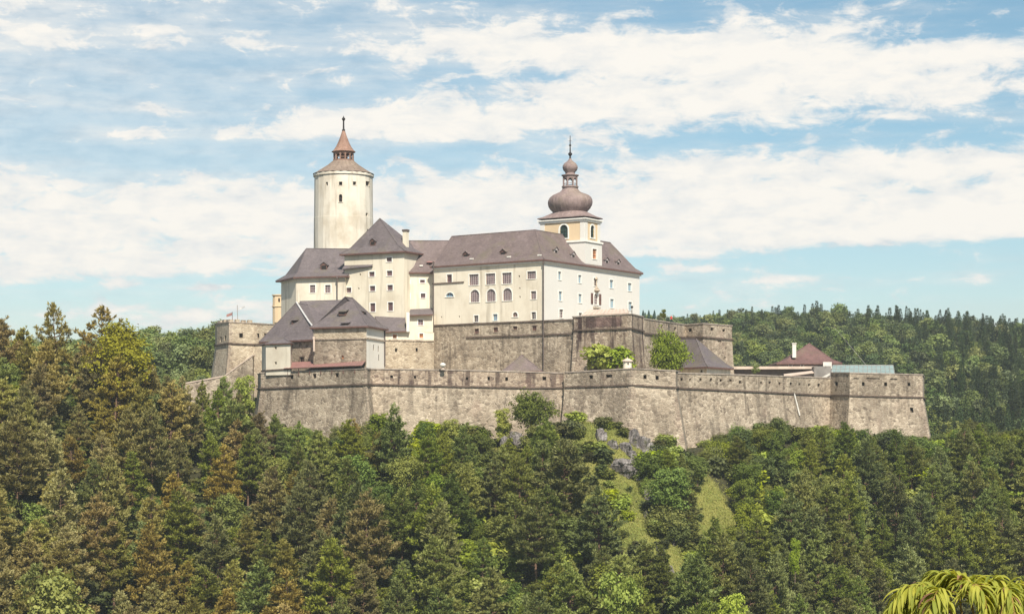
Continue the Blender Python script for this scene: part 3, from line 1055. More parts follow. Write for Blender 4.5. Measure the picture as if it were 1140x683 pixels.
E = dict(L=V3(eL, ze2), A=V3(eA, ze2), R=V3(eR, ze2), Rb=V3(eRb, ze2), I=V3(eI, ze2), Lb=V3(eLb, ze2))
T_ = dict(L=RL, A=J, R=RR, Rb=RR, I=J, Lb=RL)
K_ = {k: flare(E[k], T_[k]) for k in E}
for a, b in (('L', 'A'), ('A', 'R'), ('R', 'Rb'), ('Rb', 'I'), ('I', 'Lb'), ('Lb', 'L')):
    mb.poly([E[a], E[b], K_[b], K_[a]])
    if T_[a] == T_[b]:
        mb.poly([K_[a], K_[b], T_[a]])
    else:
        mb.poly([K_[a], K_[b], T_[b], T_[a]])
ring = ['L', 'A', 'R', 'Rb', 'I', 'Lb']
for i in range(6):
    a, b = E[ring[i]], E[ring[(i + 1) % 6]]
    d = Vector((0, 0, 0.35))
    mb.poly([a - d, b - d, b, a], 1)
mb.poly([E[k] - Vector((0, 0, .35)) for k in ring[::-1]], 1)
proof = mb.build('roof', [M['tiles'], M['wood']], palace)
proof['_bvh'] = len(BVHS); BVHS.append(BVHTree.FromPolygons([tuple(p) for p in mb.v], mb.f))
mb = MB()
mb.tube([RL, J, RR], 0.16, 6)
for k in ('L', 'A', 'R', 'Lb', 'Rb'):
    mb.tube([E[k], K_[k], T_[k]], 0.13, 5)
mb.build('ridge_cap', M['tiles'], proof)
for x, y in ((519.5, 284), (561, 281.5)):
    dormer(proof, x, y, 1.6, 1.1)
for x, y in ((617.8, 279), (637, 284), (674.3, 290.5), (687, 292.3)):
    dormer(proof, x, y, 1.6, 1.1, face='barwhite')
for x, y in ((525.5, 288.5), (567, 286.2), (601, 284.5)):
    loc, n = roof_hit(proof, x, y)
    if loc is not None:
        mb = MB(); mb.cbox(loc + n * 0.12, 0.9, 0.6, 0.35, math.atan2(uF[1], uF[0])); mb.build('skylight', M['whitepaint'], proof)

# ------------------------------------------------------------------ bell tower with onion dome
C0, CL, CR = XY(651, 456.4), XY(601.5, 463.2), XY(668, 462.6)
uL = unit(CL, C0); uQ = unit(C0, CR)
CB = (CL[0] + CR[0] - C0[0], CL[1] + CR[1] - C0[1])
zt, zm, zb = ZH(243.5, 456.4), ZH(267.5, 456.4), ZH(299, 456.4)
bell = thing('bell_tower', (C0[0], C0[1], zb), 'ochre and white bell tower carrying a mauve onion dome above the palace roof', 'tower')
rect = [CL, C0, CR, CB]
mb = MB()
r1 = wall_poly(mb, rect, zm, zt, 0, {0: [(627.7, 257.6, 9, 15)], 1: [(659.6, 257.6, 4.2, 14)]})
big = expand(rect, 0.35)
r2 = wall_poly(mb, big, zb, zm - 0.2, 1, {1: [(662, 282.6, 4.6, 11)]})
mb.poly([(p[0], p[1], zm - 0.2) for p in big], 1)
mb.poly([(p[0], p[1], zt) for p in rect], 1)
mb.build('wall', [M['ochre'], M['white']], bell)
window(bell, r1[0][0], 'greencloth', nx=2, ny=4, fw=0.35, arch=True, wall_m='ochre', bar_m='iron')
window(bell, r1[1][0], 'greencloth', nx=2, ny=4, fw=0.35, arch=True, wall_m='ochre', bar_m='iron')
window(bell, r2[1][0], 'orange', nx=2, ny=3, fw=0.3, wall_m='white', bar_m='wood')
mb = MB()
for a, b in ((CL, C0), (C0, CR)):
    d = unit(a, b); o = (d[1], -d[0]); L = math.dist(a, b)
    for s in (0.0, L - 1.25):
        q = add2(a, d, s)
        mb.box(V3(q, zm), V3((d[0] * 1.25, d[1] * 1.25), 0), V3((o[0] * .09, o[1] * .09), 0), Vector((0, 0, zt - zm)))
mb.build('pilaster', M['white'], bell)
mb = MB()
def closed(poly, z): return [V3(p, z) for p in poly]
strip(mb, closed(rect, zt - 0.25), 0.5, 0.3, closed=True)
strip(mb, closed(rect, zt + 0.12), 0.26, 0.6, closed=True)
strip(mb, closed(big, zm - 0.1), 0.45, 0.25, closed=True)
mb.build('cornice', M['frame'], bell)
cc = ((CL[0] + CR[0]) / 2, (CL[1] + CR[1]) / 2)
DY = cc[1]
dang = math.atan2(uL[1], uL[0])
kpx = DY / F
def zd(y): return ZH(y, DY)
sk = MB()     # skirt roof from rectangle to oval
er = expand(rect, 0.75)
N = 32
def oval(r, z, ex=1.07, ey=0.86):
    out = []
    for j in range(N):
        t = 2 * math.pi * j / N
        lx, ly = r * ex * math.cos(t), r * ey * math.sin(t)
        out.append(Vector((cc[0] + lx * math.cos(dang) - ly * math.sin(dang), cc[1] + lx * math.sin(dang) + ly * math.cos(dang), z)))
    return out
hx, hy = math.dist(er[0], er[1]) / 2, math.dist(er[1], er[2]) / 2
def rectring(z, f=1.0):
    out = []
    for j in range(N):
        t = 2 * math.pi * j / N
        c, s = math.cos(t), math.sin(t)
        k = 1.0 / max(abs(c) / hx, abs(s) / hy, 1e-6)
        k = min(k, math.hypot(hx, hy))
        lx, ly = c * k * f, s * k * f
        out.append(Vector((cc[0] + lx * math.cos(dang) - ly * math.sin(dang), cc[1] + lx * math.sin(dang) + ly * math.cos(dang), z)))
    return out
o18 = oval(18.5 * kpx, zd(236.2))
r0 = rectring(zd(243.2))
# exact corners
mids = [[a.lerp(b, f) for a, b in zip(r0, o18)] for f in (0.35, 0.7)]
for ring_, dz in zip(mids, (0.15, 0.1)):
    for p in ring_:
        p.z -= dz
sk.grid([rectring(zd(243.2) - 0.2), r0] + mids + [o18])
for k in range(4):     # fill the four corners of the skirt
    pass
sk.build('skirt_roof', M['onion'], bell)
dm = MB()
prof = [(18.5, 236.4), (19.5, 235), (21.8, 232.6), (23.6, 229.3), (24.3, 226), (24, 223), (22.6, 220), (19.8, 217.6), (15.5, 215.8), (11.8, 214.2), (9.6, 212.2), (8.4, 210), (8.6, 208.6)]
rings = []
for i, (r, y) in enumerate(prof):
    f = min(1, max(0, (r - 9) / 12))
    rings.append(oval(r * kpx, zd(y), 1.0 + 0.07 * f, 1.0 - 0.14 * f))
dm.grid(rings); dm.poly(rings[-1])
dome = dm.build('onion_dome', M['onion'], bell, smooth=True)
rb = MB()
for j in range(0, N, 2):     # standing seams
    rb.tube([r[j] for r in rings], 0.06, 4)
rb.build('seam', M['onion'], dome)
lt = MB()
lt.lathe(cc, [(9.4 * kpx, zd(208.8)), (9.4 * kpx, zd(207.4)), (8.6 * kpx, zd(207.4))], 16)
lt.lathe(cc, [(8.2 * kpx, zd(198.6)), (8.4 * kpx, zd(196.6)), (9.8 * kpx, zd(195.6)), (9.8 * kpx, zd(194.9)), (6 * kpx, zd(194.6))], 16)
for j in range(8):
    t = 2 * math.pi * (j + 0.5) / 8
    px_, py_ = cc[0] + 7.9 * kpx * math.cos(t), cc[1] + 7.9 * kpx * math.sin(t)
    lt.tube([(px_, py_, zd(207.6)), (px_, py_, zd(198))], 0.2, 6)
    t2 = 2 * math.pi * (j + 1.5) / 8
    qx, qy = cc[0] + 7.9 * kpx * math.cos(t2), cc[1] + 7.9 * kpx * math.sin(t2)
    # arch and rail between posts
    pts = []
    for k in range(7):
        f = k / 6
        pts.append((px_ * (1 - f) + qx * f, py_ * (1 - f) + qy * f, zd(200.6) + 0.45 * math.sin(math.pi * f)))
    lt.tube(pts, 0.13, 5)
    lt.tube([(px_, py_, zd(204.6)), (qx, qy, zd(204.6))], 0.07, 5)
lan = lt.build('lantern', M['onion'], bell)
so_ = MB()
so_.lathe(cc, [(r * kpx, zd(y)) for r, y in ((6.2, 194.8), (5.2, 193.4), (5.6, 191.8), (7.6, 189.6), (8.5, 186.8), (8.2, 184.3), (6.6, 182), (4, 180), (2.2, 178.4), (1.2, 176.5))], 24)
so_.build('small_onion_dome', M['onion'], bell, smooth=True)
fi = MB()
fi.lathe(cc, [(r * kpx, zd(y)) for r, y in ((1.3, 177), (0.8, 174), (2.3, 172), (2.3, 171), (0.8, 169.4), (0.6, 163), (1.5, 161.8), (0.5, 160.4), (0.35, 151))], 10)
fi.tube([(cc[0] - 0.35, cc[1], zd(157)), (cc[0] + 0.35, cc[1], zd(157))], 0.05, 5)
fi.build('finial', M['iron'], bell)

# ------------------------------------------------------------------ round keep
KY = 486.0
kc = XY(382.5, KY)
kk = KY / F
keep = thing('round_keep', (kc[0], kc[1], CZ + 30), 'tall round whitewashed keep with conical roof and copper lantern spire', 'tower')
n = 24
kw = [(379.2, 204.2, 3.6, 4), (394.4, 204, 3.6, 4), (407, 204.3, 4.4, 5), (363.8, 204.5, 2.4, 4), (379.2, 220.5, 3.6, 8.6), (407, 239.5, 2.4, 5), (409.4, 256.5, 1.6, 3)]
mb = MB()
def kring(r, z):
    return [Vector((kc[0] + r * math.cos(2 * math.pi * (j + .5) / n - math.pi / 2), kc[1] + r * math.sin(2 * math.pi * (j + .5) / n - math.pi / 2), z)) for j in range(n)]
zb_, zm_, zt_ = CZ + 28, ZH(240, KY - 7), ZH(194.6, KY)
R0, R1, R2 = kring(33.6 * kk, zb_), kring(32.9 * kk, zm_), kring(32.3 * kk, zt_)
R1b = kring(32.75 * kk, zm_ + 0.06)
kops = []
for lo, hi, ysel in ((R0, R1, (240.5, 400)), (R1b, R2, (0, 238))):
    for j in range(n):
        a, b = j - 1, j
        A, B, C, D = lo[a], lo[b], hi[b], hi[a]
        sel = []
        nrm = (B - A).cross(D - A)
        if nrm.y < 0:
            for o in kw:
                u, v = uv_of(A, B, C, D, o[0], o[1])
                if 0 <= u < 1 and 0.02 < v < 0.98:
                    hw = o[2] / 2 / max(1e-3, abs(proj(B)[0] - proj(A)[0]))
                    sh = 0
                    if u - hw < .06: sh = .06 - (u - hw)
                    if u + hw > .94: sh = .94 - (u + hw)
                    sel.append((o[0] + sh * (proj(B)[0] - proj(A)[0]), o[1], o[2], o[3]))
        kops += [(q, o_) for q, o_ in zip(facade(mb, A, B, C, D, sel, 0, 0.5), sel)]
mb.grid([R1, R1b]); mb.poly(R2)
mb.build('wall', M['keep'], keep)
for op, o in kops:
    window(keep, op, 'dark', depth=0.5, fw=0.16 if o[2] > 3 else 0.0, nx=1, ny=2, arch=o[3] > 8, wall_m='keep', frame_m='keep', sill=False)
mb = MB(); strip(mb, kring(32.3 * kk, zt_ - 0.3), 0.6, 0.3, closed=True); mb.build('cornice', M['keep'], keep)
mb = MB()
mb.lathe(kc, [(33.6 * kk, zt_ - 0.05), (34.2 * kk, zt_ + 0.1), (31 * kk, ZH(193, KY)), (24 * kk, ZH(188.6, KY)), (17 * kk, ZH(184, KY)), (11.8 * kk, ZH(179.6, KY))], 24)
kr = mb.build('cone_roof', M['keeproof'], keep)
mb = MB()
for j in range(24):
    t = 2 * math.pi * j / 24
    pts = [(kc[0] + r * kk * math.cos(t), kc[1] + r * kk * math.sin(t), ZH(y, KY)) for r, y in ((33.8, 194.3), (31, 192.9), (24, 188.5), (17, 183.9), (11.8, 179.5))]
    mb.tube(pts, 0.06, 4)
mb.build('seam', M['keeproof'], kr)
mb = MB()
mb.lathe(kc, [(11.8 * kk, ZH(180.2, KY)), (11.8 * kk, ZH(178.2, KY)), (11 * kk, ZH(178.2, KY))], 12)
mb.lathe(kc, [(11 * kk, ZH(171.6, KY)), (11.2 * kk, ZH(170.2, KY)), (13 * kk, ZH(169.2, KY)), (3 * kk, ZH(168.8, KY))], 12)
for j in range(12):
    t = 2 * math.pi * (j + .5) / 12; t2 = 2 * math.pi * (j + 1.5) / 12
    a = (kc[0] + 10.8 * kk * math.cos(t), kc[1] + 10.8 * kk * math.sin(t)); b = (kc[0] + 10.8 * kk * math.cos(t2), kc[1] + 10.8 * kk * math.sin(t2))
    mb.tube([(*a, ZH(178.6, KY)), (*a, ZH(170.8, KY))], 0.2, 6)
    mb.tube([(*a, ZH(175.6, KY)), (*b, ZH(175.6, KY))], 0.09, 5)
    mb.tube([(a[0] * (1 - f) + b[0] * f, a[1] * (1 - f) + b[1] * f, ZH(173, KY) + 0.35 * math.sin(math.pi * f)) for f in (0, .2, .5, .8, 1)], 0.13, 5)
mb.lathe(kc, [(3.2 * kk, ZH(179, KY)), (3.2 * kk, ZH(170, KY))], 8)
mb.build('lantern', M['copper'], keep)
mb = MB()
mb.lathe(kc, [(r * kk, ZH(y, KY)) for r, y in ((13.2, 169.6), (13.6, 169.2), (11, 166.8), (8.4, 163), (6.2, 158.5), (4.2, 153.5), (2.5, 148.5), (1.4, 145))], 12)
mb.build('spire', M['copper'], keep)
mb = MB()
mb.lathe(kc, [(r * kk, ZH(y, KY)) for r, y in ((1.6, 146.5), (1.9, 145), (1, 143.6), (.8, 135), (1.0, 134.4), (1.9, 133), (1.8, 131.7), (.6, 130.6), (.2, 129))], 10)
mb.build('finial', M['iron'], keep)

# ------------------------------------------------------------------ tall block with pyramid roof
TL, TR = XY(383.5, 467), XY(450, 459)
uT = unit(TL, TR); inT = (-uT[1], uT[0])
TLb, TRb = add2(TL, inT, 11), add2(TR, inT, 11)
zTe = ZH(279.6, 459)
tall = thing('tower_house', (TL[0], TL[1], CZ + 20), 'tall cream block with steep pyramid roof and two columns of small windows', 'building')
tw_ = [(433.3, 288.8, 6, 4.8), (433.7, 304, 6, 5.6), (434.3, 320, 6, 6), (434.7, 341, 5.6, 9.4), (414, 305, 6, 5.2), (414.7, 321, 6, 5.8), (415, 342, 5.6, 9.4), (388.4, 322.7, 5.4, 5.4)]
mb = MB()
r = wall_poly(mb, [TL, TR, TRb, TLb], CZ + 20, zTe, 0, {0: tw_ + [(401, 305.3, 1.5, 1.8), (399.4, 321, 1.4, 1.8)]})
tall_wall = mb.build('wall', M['yellow'], tall)
for k, op in enumerate(r[0]):
    if k < 8:
        window(tall, op, 'mauveglass', nx=2, ny=2 if k not in (3, 6) else 4, bar_m='wood', wall_m='yellow')
    else:
        loophole(tall, op, name='vent')
ee = expand([TL, TR, TRb, TLb], 0.9)
apx = Vector((*XY(423, 466), ZH(243, 466)))
trf = roof(tall, ee, apx, apx, zTe, 'slate')
dormer(trf, 415.8, 270, 1.5, 1.2, mat='slate')
mb = MB()   # little sloping ledge where the lower wall is thicker
a = add2(TL, uT, 0.0); b = add2(TL, uT, 8.2)
zl = ZH(298.5, 466)
mb.poly([V3(add2(a, inT, -1.1), zl - .1), V3(add2(b, inT, -.5), zl + .35), V3(add2(b, inT, .1), zl + .75), V3(add2(a, inT, .1), zl + .9)])
mb.poly([V3(add2(a, inT, -1.1), zl - .3), V3(add2(a, inT, .1), zl - .3), V3(add2(b, inT, .1), zl + .15), V3(add2(b, inT, -.5), zl + .15)])
mb.poly([V3(add2(a, inT, -1.1), zl - .3), V3(add2(b, inT, -.5), zl + .15), V3(add2(b, inT, -.5), zl + .35), V3(add2(a, inT, -1.1), zl - .1)])
mb.build('ledge_roof', M['slate'], tall)
mb = MB()
q = P(451.7, 264, 464)
mb.cbox((q.x, q.y, ZH(268, 464)), 1.1, 1.1, 5.2, math.atan2(uT[1], uT[0]), 0)
mb.cbox((q.x, q.y, ZH(256.6, 464)), 1.35, 1.35, 0.5, math.atan2(uT[1], uT[0]), 1)
mb.build('chimney', [M['yellow'], M['pipe']], tall)

# ------------------------------------------------------------------ middle wing
ML, MR_ = XY(449.5, 461.5), XY(483, 461.5)
mid_w = thing('middle_wing', (ML[0], ML[1], CZ + 20), 'narrow cream wing joining the tall block to the palace', 'building')
mb = MB()
poly = [ML, MR_, (MR_[0] + 2, MR_[1] + 13), (ML[0], ML[1] + 13)]
zMe = ZH(303, 461.5)
r = wall_poly(mb, poly, CZ + 20, zMe, 0, {0: [(453.6, 314, 5.2, 3.4), (470.3, 313, 5.2, 3.4), (453.7, 329.7, 5.2, 5.2), (471, 329, 5.2, 5.2)]})
mb.build('wall', M['yellow'], mid_w)
for op in r[0]:
    window(mid_w, op, 'mauveglass', nx=2, ny=2, bar_m='wood', wall_m='yellow')
zMr = ZH(268, 468)
ev = [add2((ML[0] - 0.2, ML[1]), (0, 1), -.7), (MR_[0] + 3.5, MR_[1] - .7), (MR_[0] + 5, MR_[1] + 13.5), (ML[0] - .2, ML[1] + 13.5)]
mrf = roof(mid_w, ev, (XY(453, 468)[0], 468, zMr), (XY(503, 468)[0], 468, zMr), zMe, 'tiles')
dormer(mrf, 480.5, 293, 1.9, .9, mat='redtile', style='shed')
loc, nn = roof_hit(mrf, 469, 296)
if loc is not None:
    mb = MB(); mb.cbox(loc + nn * .12, .8, .6, .35); mb.build('skylight', M['whitepaint'], mrf)

# ------------------------------------------------------------------ block below the keep, at the left
K0, K1 = XY(329.5, 470), XY(384.5, 466)
uK = unit(K0, K1); inK = (-uK[1], uK[0])
K3 = XY(313, 480.5)
K2 = add2(K1, inK, 11)
zKe = ZH(308.6, 470)
kb = thing('residence', (K0[0], K0[1], CZ + 18), 'cream block with hipped slate roof at the foot of the round keep', 'building')
mb = MB()
r = wall_poly(mb, [K0, K1, K2, K3], CZ + 18, zKe, 0, {0: [(348, 321.3, 6, 8.4), (365, 321.3, 6, 8.4)]})
mb.build('wall', M['cream'], kb)
for op in r[0]:
    window(kb, op, 'mauveglass', nx=3, ny=3, bar_m='barwhite')
ee = expand([K0, K1, K2, K3], 0.9)
krf = roof(kb, ee, (XY(341, 476.5)[0], 476.5, ZH(276.6, 476.5)), (XY(392, 474)[0], 474, ZH(277, 474)), zKe, 'slate', kick=.33, kz=.5)
dormer(krf, 361, 297.5, 1.7, 1.4, mat='slate')
downpipe(kb, 375.4, 309, 338, 465.6)
mb = MB()
strip(mb, [V3(K3, zKe - .3), V3(K0, zKe - .3), V3(K1, zKe - .3)], .5, .3)
mb.build('cornice', M['frame'], kb)
# small ochre turret behind it
tq = thing('turret', (*XY(310, 492), CZ + 20), 'small ochre turret peeping out behind the cream block below the keep', 'tower')
mb = MB()
c0 = XY(310.2, 492)
mb.lathe(c0, [(1.55, CZ + 20), (1.55, ZH(342, 492)), (1.75, ZH(341.6, 492)), (1.75, ZH(340.6, 492)), (1.55, ZH(340.4, 492)), (1.5, ZH(329.4, 492)), (1.75, ZH(329, 492)), (1.75, ZH(328, 492)), (0.3, ZH(327.4, 492))], 12)
mb.build('wall', M['ochre'], tq)
mb = MB(); mb.cbox((c0[0] + .3, c0[1] - 1.5, ZH(334, 492)), .4, .16, .9); mb.build('window', M['dark'], tq)

# ------------------------------------------------------------------ front group of roofs above the tan bastion
Q0, Q1, Q2 = XY(349, 424), XY(408, 418.4), XY(428.5, 431)
Q3 = (Q0[0] + Q2[0] - Q1[0], Q0[1] + Q2[1] - Q1[1])
zQe = ZH(362.8, 418.4); zQs = ZH(376.2, 418.4)
fp = thing('gatehouse', (Q1[0], Q1[1], CZ + 8), 'stone fronted house with white side wall under a steep hipped slate roof', 'building')
mb = MB()
r = wall_poly(mb, [Q0, Q1, Q2, Q3], CZ + 8, zQs, 0, {0: [(381.4, 397.3, 2.8, 4)], 1: [(416, 386.6, 1, 6.5), (421.2, 388, 1, 6), (421.8, 397.8, 1, 7)]}, (1,))
r1 = facade(mb, V3(Q1, CZ + 8), V3(Q2, CZ + 8), V3(Q2, zQe), V3(Q1, zQe), [(416, 386.6, 1, 6.5), (421.2, 388, 1, 6), (421.8, 397.8, 1, 7)], 1, 0.05)
wall_poly(mb, [Q0, Q1, Q2, Q3], zQs, zQe, 2, {}, (1,))
mb.build('wall', [M['stone'], M['whitewash'], M['stone_pale']], fp)
for op in r[0]:
    window(fp, op, 'orange', nx=1, ny=2, fw=.12, frame_m='dress')
for op in r1:
    loophole(fp, op, .2, 'slit', .04)
mb = MB(); strip(mb, [V3(Q0, zQs), V3(Q1, zQs), V3(Q2, zQs)], .3, .22); mb.build('string_course', M['dress'], fp)
ee = expand([Q0, Q1, Q2, Q3], .7)
rl = Vector((*XY(384, 425.6), ZH(330.4, 425.6))); rr = rl + Vector((1.6, 1.2, -.15))
qrf = roof(fp, ee, rl, rr, zQe, 'slate', kick=.2, kz=.7)
for x, y in ((381.5, 347.2), (385, 360), (404.5, 347.5)):
    dormer(qrf, x, y, 1.7, .8, mat='slate', style='shed')
downpipe(fp, 428.4, 367, 408, 430.4, .16)
downpipe(fp, 349.5, 376, 391, 423.3, .22, 'slab')

V0, V1 = XY(293.5, 441), XY(357, 428)
uV = unit(V0, V1); inV = (-uV[1], uV[0])
V2, V3b = add2(V1, inV, 17), add2(V0, inV, 17)
zVe = ZH(377.4, 428)
vh = thing('guard_house', (V0[0], V0[1], CZ + 8), 'stone house under the large pointed slate roof, with pale flashing down its hip', 'building')
mb = MB()
r = wall_poly(mb, [V0, V1, V2, V3b], CZ + 8, zVe, 0, {0: [(336, 400, 4.4, 5.4)]})
mb.build('wall', M['stone'], vh)
window(vh, r[0][0], 'glass', nx=2, ny=2, fw=.25, frame_m='strip')
ee = expand([V0, V1, V2, V3b], .8)
va = Vector((*XY(329.5, 441), ZH(337, 441)))
vrf = roof(vh, ee, va, va + Vector((2.2, 5.5, -.1)), zVe, 'slate', kick=.12, kz=.85)
dormer(vrf, 328.8, 356.8, 1.6, .8, mat='slate', style='shed')
mb = MB()
e1 = V3(ee[1], zVe)
pts = [va.lerp(e1, f) + Vector((0.12, -.05, .18)) for f in (0, .25, .5, .75)]
pts[2].z -= .25; pts[1].z -= .15
mb.tube(pts, .2, 6)
mb.build('flashing', M['flash'], vrf)
# roof behind, between both
wz = thing('rear_house', (*XY(355, 446), CZ + 8), 'low house whose grey roof slope fills the gap between the two pointed slate roofs', 'building')
a0, a1 = XY(333, 440), XY(392, 437)
mb = MB()
mb.prism([a0, a1, (a1[0], a1[1] + 16), (a0[0], a0[1] + 16)], CZ + 8, ZH(366, 440))
mb.build('wall', M['cream'], wz)
wrf = roof(wz, [(a0[0] - .5, a0[1] - .6), (a1[0] + .5, a1[1] - .6), (a1[0] + .5, a1[1] + 16), (a0[0] - .5, a0[1] + 16)],
           (*XY(334, 449), ZH(335.4, 449)), (*XY(384, 447), ZH(334, 447)), ZH(366, 440), 'slate', kick=.2, kz=.8)

# small cream tower at the corner of the bastion
s0, s1 = XY(296, 428.4), XY(323.4, 423.9)
uS = unit(s0, s1); inS = (-uS[1], uS[0])
s3 = XY(291.5, 434.5)
s2 = (s1[0] - .3, s1[1] + 5)
zs1 = ZH(381.6, 424); zs0 = ZH(412.6, 428)
st = thing('corner_turret', (s0[0], s0[1], zs0), 'small cream plastered turret with two tiny windows beside the red lean-to roof', 'tower')
mb = MB()
r = wall_poly(mb, [s0, s1, s2, s3], zs0 - 1, zs1, 0, {0: [(306.8, 387, 2.4, 2.6), (306.8, 403.8, 2.4, 2.6)]})
mb.build('wall', M['cream'], st)
for op in r[0]:
    loophole(st, op, .6, 'window')
ee = expand([s0, s1, s2, s3], .35)
roof(st, ee, (*XY(309, 431), ZH(376.5, 431)), (*XY(316, 430), ZH(376, 430)), zs1, 'slate', kick=.3, kz=.7, thick=.22)
mb = MB(); strip(mb, [V3(s3, zs0 + .15), V3(s0, zs0 + .1), V3(s1, zs0 + .3)], .3, .2); mb.build('string_course', M['strip'], st)

# red lean-to roof on the bastion's wall walk
lr = thing('lean_to_roof', (*XY(316, 425.6), ZH(409.5, 425.6)), 'long low red lean-to roof on top of the tan bastion', 'roof')
b0, b1 = P(316, 409.6, 424.6), P(403, 406.2, 410.2)
t0, t1 = P(325, 402.8, 432), P(408, 400.2, 420.5)
mb = MB()
mb.poly([b0, b1, t1, t0]); dz = Vector((0, 0, .18))
mb.poly([b0 - dz, t0 - dz, t1 - dz, b1 - dz], 1)
for a, b in ((b0, b1), (b1, t1), (t1, t0), (t0, b0)):
    mb.poly([a - dz, b - dz, b, a], 1)
lro = mb.build('roof_sheet', [M['redtile'], M['wood']], lr)
mb = MB()
for k in range(1, 26):
    f = k / 26
    mb.tube([b0.lerp(b1, f) + Vector((0, 0, .03)), t0.lerp(t1, f) + Vector((0, 0, .03))], .04, 4)
mb.build('seam', M['redtile'], lro)
mb = MB()
for k in range(7):
    f = (k + .3) / 7
    p = b0.lerp(b1, f) + Vector((.1, .5, -.2)); mb.tube([p, p - Vector((0, 0, 1.5))], .1, 5)
mb.build('post', M['wood'], lr)

# low wing between the gatehouse and the palace
N0, N1 = XY(427.5, 451.5), XY(483, 456.5)
zN = ZH(368.6, 451.5); zNs = ZH(378.3, 452)
nw = thing('low_wing', (N0[0], N0[1], CZ + 8), 'low wing with cream upper wall on stone, between the white side wall and the palace', 'building')
mb = MB()
N2, N3 = (N1[0], N1[1] + 8), (N0[0], N0[1] + 8)
r = wall_poly(mb, [N0, N1, N2, N3], zNs, zN, 0, {0: [(439.4, 374.2, 4.6, 4.4), (469, 373.4, 4.4, 4.8)]})
r2 = wall_poly(mb, [N0, N1, N2, N3], CZ + 8, zNs, 1, {0: [(441, 389.5, 2.4, 4), (464, 389, 2.4, 4)]})
# raised part
n0, n1 = XY(455, 454), XY(482, 456.3)
r3 = wall_poly(mb, [n0, n1, (n1[0], n1[1] + 6), (n0[0], n0[1] + 6)], zN - .01, ZH(350, 454), 0, {0: [(468.2, 358.6, 5.6, 6)]})
mb.build('wall', [M['yellow'], M['stone_pale']], nw)
for op in r[0]:
    window(nw, op, 'orange', nx=2, ny=2, fw=.2, bar_m='wood', wall_m='yellow')
for op in r2[0]:
    loophole(nw, op)
for op in r3[0]:
    window(nw, op, 'mauveglass', nx=2, ny=2, fw=.2, arch=False, bar_m='barwhite', wall_m='yellow')
mb = MB(); strip(mb, [V3(N0, zNs), V3(N1, zNs)], .3, .2); mb.build('string_course', M['dress'], nw)
def leanto(parent, a, b, c, d, mat, t=.25):
    mb = MB(); dz = Vector((0, 0, t))
    mb.poly([a, b, c, d]); mb.poly([a - dz, d - dz, c - dz, b - dz], 1)
    for p, q in ((a, b), (b, c), (c, d), (d, a)):
        mb.poly([p - dz, q - dz, q, p], 1)
    return mb.build('roof', [M[mat], M['wood']], parent)
leanto(nw, P(427, 369, 450.6), P(452.6, 368, 452.6), P(451, 352.6, 459.5), P(417, 351.6, 463), 'slate')
leanto(nw, P(454.6, 350.4, 452.8), P(482, 349.4, 455), P(482, 343, 461), P(457, 344, 461), 'slate')
mb = MB()
mb.box(P(452.4, 369, 452.6), Vector((.75, .1, 0)), Vector((0, 8, 0)), Vector((0, 0, 4.6)))
mb.build('fire_wall', M['white'], nw)

# small pointed roof between the walls
hs = thing('garden_house', (*XY(581, 432), CZ + 8), 'small house showing only its pointed brown roof above the curtain wall', 'building')
h0, h1 = XY(561, 428.5), XY(602, 428)
mb = MB(); mb.prism([h0, h1, (h1[0], h1[1] + 8), (h0[0], h0[1] + 8)], CZ + 9, ZH(413.5, 428)); mb.build('wall', M['cream'], hs)
ap = Vector((*XY(581, 432.5), ZH(395, 432.5)))
roof(hs, expand([h0, h1, (h1[0], h1[1] + 8), (h0[0], h0[1] + 8)], .4), ap, ap, ZH(412.6, 428), 'tiles', kick=.15, kz=.9)

# grey roofed house below the tall right bastion
g0, g1_, g2 = XY(752, 446), XY(787, 437), XY(813, 448)
g3 = (g0[0] + g2[0] - g1_[0], g0[1] + g2[1] - g1_[1])
gz = ZH(408, 437)
gh = thing('barrack_house', (g1_[0], g1_[1], CZ + 8), 'low cream house with a large plain grey hipped roof below the tall stone bastion', 'building')
mb = MB()
r = wall_poly(mb, [g0, g1_, g2, g3], CZ + 8, gz, 0, {0: [(781, 413, 2.6, 3)]})
mb.build('wall', M['cream'], gh)
for op in r[0]:
    window(gh, op, 'glass', nx=1, ny=2, fw=.12)
roof(gh, expand([g0, g1_, g2, g3], .7), (*XY(752, 452), ZH(377, 452)), (*XY(775, 446), ZH(377, 446)), gz, 'slate', kick=.2, kz=.7)

# buildings inside the far end
lp = thing('long_shed', (*XY(860, 474), CZ + 10), 'long low building with flat beige roof behind the receding curtain wall', 'building')
mb = MB()
a, b = XY(812, 474), XY(908, 472)
mb.prism([a, b, (b[0], b[1] + 8), (a[0], a[1] + 8)], CZ + 8, ZH(410.8, 473)); mb.build('wall', M['pipe'], lp)
mb = MB()
mb.prism([(a[0] - .6, a[1] - 1.4), (b[0] + .3, b[1] - 1.4), (b[0] + .3, b[1] + 8.6), (a[0] - .6, a[1] + 8.6)], ZH(410.6, 472), ZH(407.6, 472)); mb.build('roof', M['slab'], lp)
gw = thing('side_wall', (*XY(910, 466), CZ + 8), 'grey wall block with a white ramp beside the blue green glass roof', 'wall')
mb = MB(); a, b = XY(906.5, 466), XY(925, 463)
mb.prism([a, b, (b[0], b[1] + 4), (a[0], a[1] + 4)], CZ + 8, ZH(407.4, 465)); mb.build('wall', M['concrete'], gw)
mb = MB()
p0, p1 = P(915, 420, 461), P(927, 413.5, 464)
mb.box(p0 - Vector((0, 0, .5)), p1 - p0, Vector((.3, 1.2, 0)), Vector((0, 0, .6))); mb.build('ramp', M['whitepaint'], gw)
rp = thing('ramp_roof', (*XY(888, 462), CZ + 10), 'thin pale sloping roof strip just above the curtain wall parapet', 'roof')
